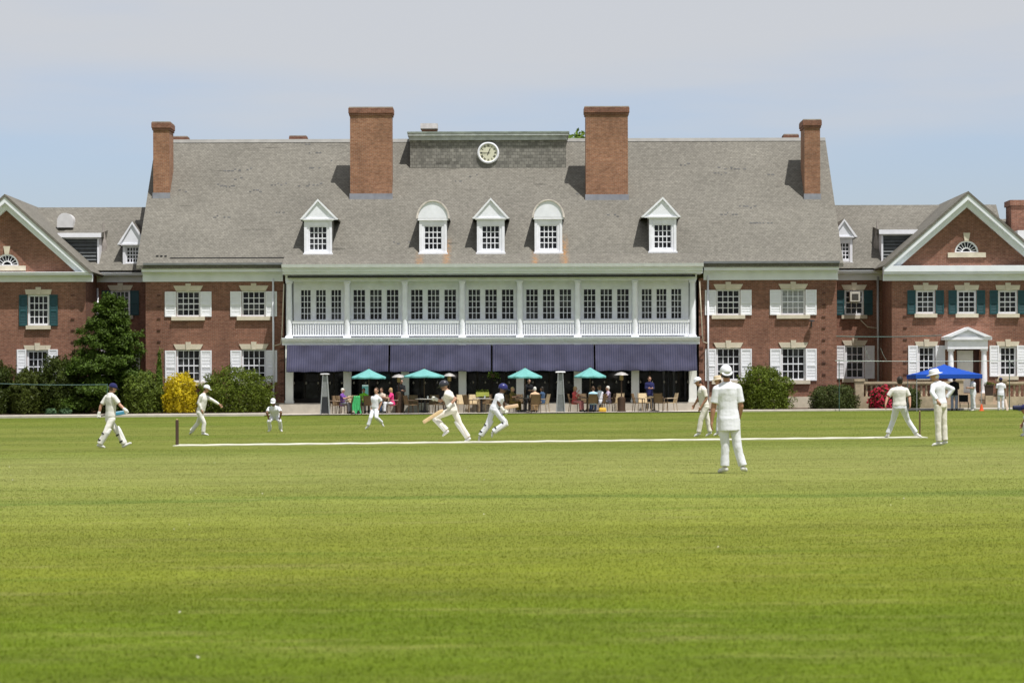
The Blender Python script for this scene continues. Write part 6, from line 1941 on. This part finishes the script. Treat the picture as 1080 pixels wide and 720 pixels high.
# green jacket over a chair back: a draped folded cloth
X = tX(376.4, 145.25); Z = tz(X, 145.25)
jm = M(); N = 14; rows = []
for j in range(9):
    f = j / 8; rows.append([])
    for i in range(N):
        a = i / (N - 1) - .5
        wdt = .46 * (.72 + .32 * f) ; yy = 145.25 - .36 - .07 * f + .03 * math.sin(i * 1.7 + j * .5)
        rows[-1].append((X + a * wdt + .02 * math.sin(j), yy, Z + .93 - .82 * f * (1 - .12 * math.sin(i * .9))))
v = [q for r_ in rows for q in r_]; v2 = [(x, y + .05, z) for x, y, z in v]; T2 = len(v)
fs = []
for j in range(8):
    for i in range(N - 1):
        a = j * N + i; fs.append((a, a + 1, a + N + 1, a + N)); fs.append((T2 + a, T2 + a + N, T2 + a + N + 1, T2 + a + 1))
for i in range(N - 1): fs.append((i, T2 + i, T2 + i + 1, i + 1))
for j in range(8):
    fs.append((j * N, (j + 1) * N, T2 + (j + 1) * N, T2 + j * N)); fs.append((j * N + N - 1, T2 + j * N + N - 1, T2 + (j + 1) * N + N - 1, (j + 1) * N + N - 1))
jo = obj('jacket', jm.add(v + v2, fs), mat('green_jacket', (.05, .38, .13), .8, .1, 8), smooth=True)
tag(jo, 'bright green jacket hanging over a chair back at the edge of the lawn', 'jacket')
# yellow bag
X = tX(635.5, 145.4); Z = tz(X, 145.4)
t = thing('tote_bag', (X, 145.4, Z), 'mustard yellow bag on the paving by the man in the white shirt', 'bag')
obj('bag_body', M().loft([ring(Vector((X, 145.4, Z + h_)), V(1, 0, 0), V(0, 1, 0), a, b, 14, .6) for h_, a, b in ((0, .16, .09), (.02, .19, .11), (.12, .20, .11), (.20, .17, .06), (.22, .15, .04))]), mat('mustard', (.55, .33, .03), .7, .12, 8), t)
obj('handle', M().tube([(X - .08, 145.4, Z + .2), (X - .06, 145.4, Z + .33), (X + .06, 145.4, Z + .33), (X + .08, 145.4, Z + .2)], .012, 6), mat('mustard_strap', (.40, .24, .03), .7, .1, 8), t)
# planter trough and hanging basket
X = tX(509, 148.1); Z = tz(X, 148.1); z0, z1 = px(509, 418, 148.1)[1], px(509, 413.3, 148.1)[1]
t = thing('planter_trough', (X, 148.1, Z), 'yellow-green planter trough on legs behind the uncovered table', 'planter')
obj('trough', M().box(X - .34, X + .34, 147.98, 148.22, z0, z1), mat('chartreuse', (.38, .42, .08), .6, .1, 5), t)
for s in (-1, 1): obj('leg', M().box(X + s * .30 - .02, X + s * .30 + .02, 148.07, 148.13, Z, z0 - .001), dark, t)
g = np.random.default_rng(4)
P = np.stack([X + g.uniform(-.32, .32, 260), 148.1 + g.uniform(-.1, .1, 260), z1 + g.uniform(0, .12, 260)], 1)
me = cloud_mesh('foliage', leaf_cloud(P, np.tile([0, 0, 1.], (260, 1)), .08, .5, g), t.location); me.materials.append(laurel); o = bpy.data.objects.new('foliage', me); C.objects.link(o); o.parent = t
X = tX(520.5, 148.3); zt = px(520, 388, 148.3)[1]; zb2 = px(520, 397.5, 148.3)[1]
t = thing('hanging_basket', (X, 148.3, zt), 'green hanging basket below the gap between the middle awnings', 'hanging basket')
obj('chain', M().tube([(X, 148.3, zt + .55), (X, 148.3, zb2 + .25)], .008, 5), dark, t)
obj('basket', M().lathe([(.02, -.02), (.12, .02), (.17, .16), (.175, .18)], (X, 148.3, zb2), 14), soil, t)
P = np.array([X, 148.3, zb2 + .2]) + g.normal(0, 1, (420, 3)) * np.array([.14, .12, .10]); P[:, 2] -= .5 * np.abs(P[:, 0] - X)
me = cloud_mesh('foliage', leaf_cloud(P, np.tile([0, -.3, 1.], (420, 1)), .09, .5, g), t.location); me.materials.append(lime); o = bpy.data.objects.new('foliage', me); C.objects.link(o); o.parent = t
# string of bulbs under the porch
Xa, Xb = px(304, 405, 151.6)[0], px(732, 405, 151.6)[0]; zs = px(540, 404.5, 151.6)[1]
t = thing('string_lights', (Xa, 151.6, zs), 'string of small unlit bulbs hung along the dark porch', 'string lights')
nbulb = 34; pts = []
for i in range(nbulb * 2 + 1): pts.append((Xa + (Xb - Xa) * i / (nbulb * 2), 151.6, zs + .12 + .05 * (i % 2)))
obj('cable', M().tube(pts, .008, 5), dark, t)
bl = M().lathe([(.012, .05), (.018, .03), (.05, -.03), (.045, -.07), (.01, -.10)], (0, 0, 0), 10).mesh('bulb'); bl.materials.append(mat('bulb_glass', (.55, .52, .45), .2, .05, 5))
for i in range(nbulb):
    o = bpy.data.objects.new('bulb', bl); C.objects.link(o); o.parent = t; o.location = Vector((Xa + (Xb - Xa) * (2 * i + 1) / (nbulb * 2), 151.6, zs + .10)) - t.location

# ---------------------------------------------------------------- people on the terrace
GT = 'people on the terrace'
def sit(p, Y, yaw, label, shirt, trousers, skin=skin_a, hair=hair_br, arms='table', h=1.70, lean=.05, sleeve='short', hat=None, hatmat=None, longhair=False, headyaw=None):
    X = tX(p, Y); Z = tz(X, Y)
    f = V(math.sin(R(yaw)), -math.cos(R(yaw)), 0)
    J = pose(X, Y, Z, yaw, h, seat=.44, lean=lean, arms=arms, headyaw=headyaw)
    for nm, q in J.items():
        if isinstance(q, Vector) and nm != 'root': J[nm] = q - f * .06
    person(J, label, h, skin, shirt, trousers, sleeve, False, hair, hat, hatmat, group=GT, voxel=.014, longhair=longhair, shoes=rubber)
def stand(p, Y, yaw, label, shirt, trousers, skin=skin_a, hair=hair_br, arms='carry', h=1.76, lean=.02, sleeve='short', hat=None, hatmat=None, Z=None, headyaw=None, group=GT, shoes=rubber, tucked=False):
    X = tX(p, Y); Z = tz(X, Y) if Z is None else Z
    J = pose(X, Y, Z, yaw, h, lean=lean, arms=arms, headyaw=headyaw)
    return person(J, label, h, skin, shirt, trousers, sleeve, tucked, hair, hat, hatmat, group=group, voxel=.012, shoes=shoes), J
jeans = cloth('blue_denim', (.05, .075, .14)); grey_c = cloth('grey_cloth', (.22, .22, .25)); tan_c = cloth('tan_cloth', (.48, .33, .19)); olive_c = cloth('olive_cloth', (.14, .10, .025))
sit(361.8, 146.5, 75, 'white-haired woman in purple seated at the leftmost umbrella table', cloth('purple_cloth', (.16, .06, .30)), grey_c, hair=hair_w)
sit(383.6, 147.0, -8, 'man in a bright lime green shirt seated facing the camera', cloth('lime_cloth', (.20, .52, .03)), grey_c, skin=skin_b, hair=hair_d)
sit(402.2, 147.3, -20, 'diner in pale top partly hidden behind the jogging fielder', cloth('pale_top_cloth', (.55, .45, .38)), jeans, hair=hair_br, longhair=True)
sit(412.6, 146.7, -80, 'blonde woman in bright pink seated left of the fourth porch column', cloth('pink_cloth', (.72, .04, .20)), white_c, hair=hair_b, longhair=True, lean=.12)
stand(423.0, 147.9, 30, 'waiter in black standing behind the left mushroom heater', black_c, black_c, hair=hair_d, arms='carry', sleeve='long')
sit(541.0, 146.6, 60, 'person in an olive top seated left of the dark umbrella table', olive_c, olive_c, hair=hair_b, longhair=True)
stand(556.5, 147.6, 20, 'waiter in black leaning over the dark umbrella table', black_c, black_c, hair=hair_d, arms='carry', lean=.35, sleeve='long')
sit(564.2, 145.4, 185, 'pale-haired person in a tan shirt seated with back to the camera', cloth('apricot_cloth', (.66, .45, .29)), tan_c, hair=hair_w, lean=.12)
sit(571.4, 146.6, -120, 'dark-haired woman in a dark blue sleeveless top seated at the dark table', cloth('dusk_blue', (.045, .085, .16)), tan_c, skin=skin_b, hair=hair_d, longhair=True, sleeve='none')
sit(607.0, 146.4, 62, 'woman in a red patterned top seated left of the rightmost umbrella table', cloth('coral_cloth', (.62, .10, .10), .4), cloth('rose_cloth', (.50, .20, .20)), hair=hair_b, arms='face', longhair=True)
sit(625.6, 145.4, 178, 'man in a pale blue shirt seated with back to the camera', cloth('sky_cloth', (.38, .60, .72)), jeans, hair=hair_br)
sit(632.6, 146.6, -130, 'man in a white shirt leaning in at the rightmost umbrella table', white_c, jeans, skin=skin_b, hair=hair_br, h=1.82, sleeve='long', lean=.12)
sit(640.8, 146.8, -75, 'white-haired woman in lavender seated beside the right mushroom heater', cloth('lavender_cloth', (.42, .34, .46)), grey_c, hair=hair_w)
stand(685.0, 147.7, 10, 'man in a navy top and glasses standing behind the tan table', navy_c, black_c, hair=hair_br, arms='carry', sleeve='long', h=1.80)

# ---------------------------------------------------------------- right-hand side: balustrade, canopy, nets
zbal = px(930, 402.3, 146.9)[1]; zbb = px(930, 418, 146.9)[1]
stone_b = mat('balustrade_stone', (.42, .34, .24), .9, .2, 4, .3, 25)
def balustrade(xa, xb, label):
    X0, X1 = px(xa, 410, 148.2)[0], px(xb, 410, 148.2)[0]
    t = thing('stone_balustrade', ((X0 + X1) / 2, 148.2, .5), label, 'balustrade', 'stone balustrades')
    zb_, zt_ = px(xa, 418, 148.2)[1], px(xa, 402.3, 148.2)[1]
    obj('top_rail', M().box(X0, X1, 148.02, 148.38, zt_ - .12, zt_).box(X0, X1, 148.07, 148.33, zt_ - .18, zt_ - .122), stone_b, t)
    obj('plinth', M().box(X0, X1, 148.03, 148.37, .45, zb_), stone_b, t)
    n = max(2, int((X1 - X0) / .255))
    bm_ = M().lathe([(.07, 0), (.07, .05), (.04, .08), (.085, .22), (.04, .42), (.06, .46), (.06, zt_ - .18 - zb_)], (0, 0, 0), 10).mesh('baluster', True); bm_.materials.append(stone_b)
    for i in range(n):
        o = bpy.data.objects.new('baluster', bm_); C.objects.link(o); o.parent = t; o.location = Vector((X0 + (X1 - X0) * (i + .5) / n, 148.2, zb_)) - t.location
    for X in (X0, X1):
        obj('pier', M().box(X - .22, X + .22, 147.96, 148.44, .45, zt_ + .02).box(X - .27, X + .27, 147.91, 148.49, zt_ + .021, zt_ + .14), stone_b, t)
balustrade(906, 1011, 'tan stone balustrade left of the entrance steps')
balustrade(1056, 1100, 'tan stone balustrade right of the entrance steps')
X = px(1043, 411, 147.6)[0]; zp = px(1043, 417, 147.6)[1]
t = thing('flower_pot', (X, 147.6, zp), 'dark brown square planter beside the entrance steps', 'planter')
obj('pot', M().loft([[(X - a, 147.6 - a, zp + h_), (X + a, 147.6 - a, zp + h_), (X + a, 147.6 + a, zp + h_), (X - a, 147.6 + a, zp + h_)] for a, h_ in ((.17, 0), (.21, .5), (.23, .5), (.23, .57), (.19, .57), (.19, .5))]), mat('dark_terracotta', (.05, .03, .022), .7, .2, 6), t)
obj('pot_stand', M().box(X - .2, X + .2, 147.4, 147.8, .5, zp - .002), stone_b, t)
P = np.array([X, 147.6, zp + .6]) + g.normal(0, 1, (160, 3)) * np.array([.12, .1, .05])
me = cloud_mesh('foliage', leaf_cloud(P, np.tile([0, 0, 1.], (160, 1)), .10, .5, g), t.location); me.materials.append(laurel); o = bpy.data.objects.new('foliage', me); C.objects.link(o); o.parent = t

# blue pop-up canopy
YT = 143.6
Xa, Xb = px(961, 400, YT)[0], px(1030.5, 400, YT)[0]; cxt = (Xa + Xb) / 2; hw = (Xb - Xa) / 2
Zg = ground(cxt, YT); ze = px(996, 395.0, YT)[1]; zap = px(996, 384.0, YT)[1]
t = thing('pop_up_canopy', (cxt, YT, Zg), 'royal blue pop-up canopy on thin legs before the entrance', 'canopy')
cv = M(); n = 10
def cp(u, v_):
    m_ = max(abs(u), abs(v_)); h = ze + (zap - ze) * (1 - m_) ** 1.15 - .10 * (abs(u * v_) < .01) * 0
    return (cxt + u * hw, YT + v_ * hw, h - .05 * math.sin(math.pi * min(1, m_)) * (1 - min(abs(u), abs(v_)) / max(m_, .01)))
gridv = [cp(-1 + 2 * i / 16, -1 + 2 * j / 16) for j in range(17) for i in range(17)]
fs = [(j * 17 + i, j * 17 + i + 1, (j + 1) * 17 + i + 1, (j + 1) * 17 + i) for j in range(16) for i in range(16)]
per = [(i, 0) for i in range(16)] + [(16, j) for j in range(16)] + [(16 - i, 16) for i in range(16)] + [(0, 16 - j) for j in range(16)]
b0 = len(gridv); gridv += [(gridv[j * 17 + i][0], gridv[j * 17 + i][1], gridv[j * 17 + i][2] - .20) for i, j in per]
for k in range(64):
    a = per[k][1] * 17 + per[k][0]; b = per[(k + 1) % 64][1] * 17 + per[(k + 1) % 64][0]
    fs.append((a, b, b0 + (k + 1) % 64, b0 + k))
cv.add(gridv, fs)
obj('canopy_top', cv, mat('royal_blue', (.018, .085, .46), .7, .06, 5, trans=.2), t, smooth=False)
for sx in (-1, 1):
    for sy in (-1, 1):
        x, y = cxt + sx * (hw - .05), YT + sy * (hw - .05)
        obj('leg', M().tube([(x, y, ground(x, y)), (x, y, ze - .02)], .022, 6), mat('grey_leg', (.35, .36, .38), .4, .1, 6, metal=.4), t)
GN = 'people near the blue canopy'
def at_g(p, Y): 
    X = px(p, 435, Y)[0]; return ground(X, Y)
stand(1006.5, 142.6, 170, 'person in a black top and pale cap standing under the blue canopy', black_c, cloth('slate_trousers', (.26, .28, .40)), hair=hair_br, hat='cap', hatmat=white_c, arms='carry', sleeve='long', Z=at_g(1006.5, 142.6), group=GN)
stand(1026.4, 142.2, -75, 'grey-haired player in white standing at the right leg of the canopy', white_c, white_c, skin=skin_a, hair=hair_w, arms='carry', Z=at_g(1026.4, 142.2), group=GN, shoes=shoe_w)
_, JC = stand(1055.6, 142.4, 175, 'padded player in white and dark helmet holding a bat by the steps', white_c, white_c, skin=skin_c, hair=hair_d, hat='cap', hatmat=navy_c, arms='side', Z=at_g(1055.6, 142.4), group=GN, shoes=shoe_w, h=1.66)
rw = JC['RW']
xb, zb3 = px(1062.2, 434.5, 142.3)
bat(rw + V(-.02, -.02, .0), V(xb, 142.2, zb3 + .06), 'bat with pale blade hanging from the hand of the player by the steps', mat('pale_willow', (.66, .52, .42), .5, .1, 8))
# cone, kit bag, folding chair with a helmet on it
X = px(1035.2, 435, 142.0)[0]; Z = ground(X, 142.0)
t = thing('traffic_cone', (X, 142.0, Z), 'small orange cone on the grass right of the canopy', 'cone')
obj('cone_body', M().lathe([(.11, .02), (.10, .03), (.035, .33), (.025, .34)], (X, 142.0, Z), 16), mat('cone_orange', (.75, .10, .02), .5, .08, 6), t)
obj('cone_base', M().box(X - .13, X + .13, 141.87, 142.13, Z, Z + .02), MATS['cone_orange'], t)
X = px(1076.5, 434, 142.0)[0]; Z = ground(X, 142.0)
t = thing('kit_bag', (X, 142.0, Z), 'navy cricket kit bag lying on the grass near the right edge', 'bag')
obj('bag_body', M().loft([ring(Vector((X + dx, 142.0, Z + .14)), V(0, 1, 0), V(0, 0, 1), a, a * .95, 14, .7) for dx, a in ((-.40, .08), (-.38, .12), (0, .145), (.38, .12), (.40, .08))]), mat('navy_nylon', (.015, .018, .06), .6, .1, 8), t)
obj('handle', M().tube([(X - .12, 142.0, Z + .28), (X - .08, 142.0, Z + .35), (X + .08, 142.0, Z + .35), (X + .12, 142.0, Z + .28)], .014, 6), rubber, t)
X = px(1017.0, 434, 142.4)[0]; Z = ground(X, 142.4)
t = thing('folding_chair', (X, 142.4, Z), 'black folding camp chair on the grass under the canopy', 'chair')
obj('seat', M().box(X - .22, X + .22, 142.2, 142.6, Z + .40, Z + .425), black_c, t)
obj('backrest', M().box(X - .22, X + .22, 142.62, 142.645, Z + .45, Z + .80), black_c, t)
for s in (-1, 1):
    obj('leg', M().tube([(X + s * .22, 142.2, Z), (X + s * .22, 142.62, Z + .42), (X + s * .22, 142.65, Z + .82)], .012, 6), dark, t)
    obj('leg', M().tube([(X + s * .20, 142.62, Z), (X + s * .20, 142.2, Z + .40)], .012, 6), dark, t)
# practice nets: thin posts and cables
wire = mat('net_wire', (.30, .34, .30), .6, .2, 6, metal=.3); green_w = mat('green_cable', (.045, .10, .085), .6, .2, 6)
def net_frame(posts, cables, label, Y, extra=()):
    X0 = px(posts[0][0], 400, Y)[0]
    t = thing('practice_net_frame', (X0, Y, ground(X0, Y)), label, 'net frame', 'practice net frames')
    for (p, yt) in posts:
        X, zt_ = px(p, yt, Y); obj('post', M().tube([(X, Y, ground(X, Y)), (X, Y, zt_)], .022, 6), green_w, t)
    for (a, ya, b, yb, mt_, r_) in cables:
        xa, za = px(a, ya, Y); xb, zb_ = px(b, yb, Y)
        pts = [(xa + (xb - xa) * i / 10, Y - .02, za + (zb_ - za) * i / 10 - .05 * math.sin(math.pi * i / 10)) for i in range(11)]
        obj('cable', M().tube(pts, r_, 5), mt_, t)
    return t
net_frame([(885, 379.0), (1064.5, 379.5), (1110, 379)], [(881, 380.3, 1110, 379.6, wire, .016), (882, 354.6, 993, 353.6, green_w, .022), (912, 367, 919, 380, wire, .008), (928.5, 367, 935, 380, wire, .008), (1064.5, 380, 1080, 392, wire, .008)],
          'thin cricket net posts and cables before the right wing', 145.0)
net_frame([(-12, 403.5), (113.2, 404.5)], [(-12, 404.0, 113.2, 405.4, green_w, .020)], 'thin green cable on posts before the dark hedge at the left', 145.9)
# ---------------------------------------------------------------- grow every body and garment into one smooth skin
tx = bpy.data.textures.new('folds', 'CLOUDS'); tx.noise_scale = .16; tx.noise_depth = 2
for (o, vox, sm, fold) in REMESH:
    r_ = o.modifiers.new('skin', 'REMESH'); r_.mode = 'VOXEL'; r_.voxel_size = vox; r_.use_smooth_shade = True
    if sm:
        s_ = o.modifiers.new('smooth', 'SMOOTH'); s_.factor = .5; s_.iterations = sm
    if fold:
        d_ = o.modifiers.new('folds', 'DISPLACE'); d_.texture = tx; d_.strength = fold * 1.6; d_.mid_level = .5; d_.texture_coords = 'GLOBAL'
bpy.context.view_layer.update()
dg = bpy.context.evaluated_depsgraph_get()
new = []
for (o, *_r) in REMESH:
    me = bpy.data.meshes.new_from_object(o.evaluated_get(dg)); new.append(me)
for (o, *_r), me in zip(REMESH, new):
    old = o.data; o.modifiers.clear(); o.data = me; me.name = o.name.split('.')[0]
    me.shade_smooth()
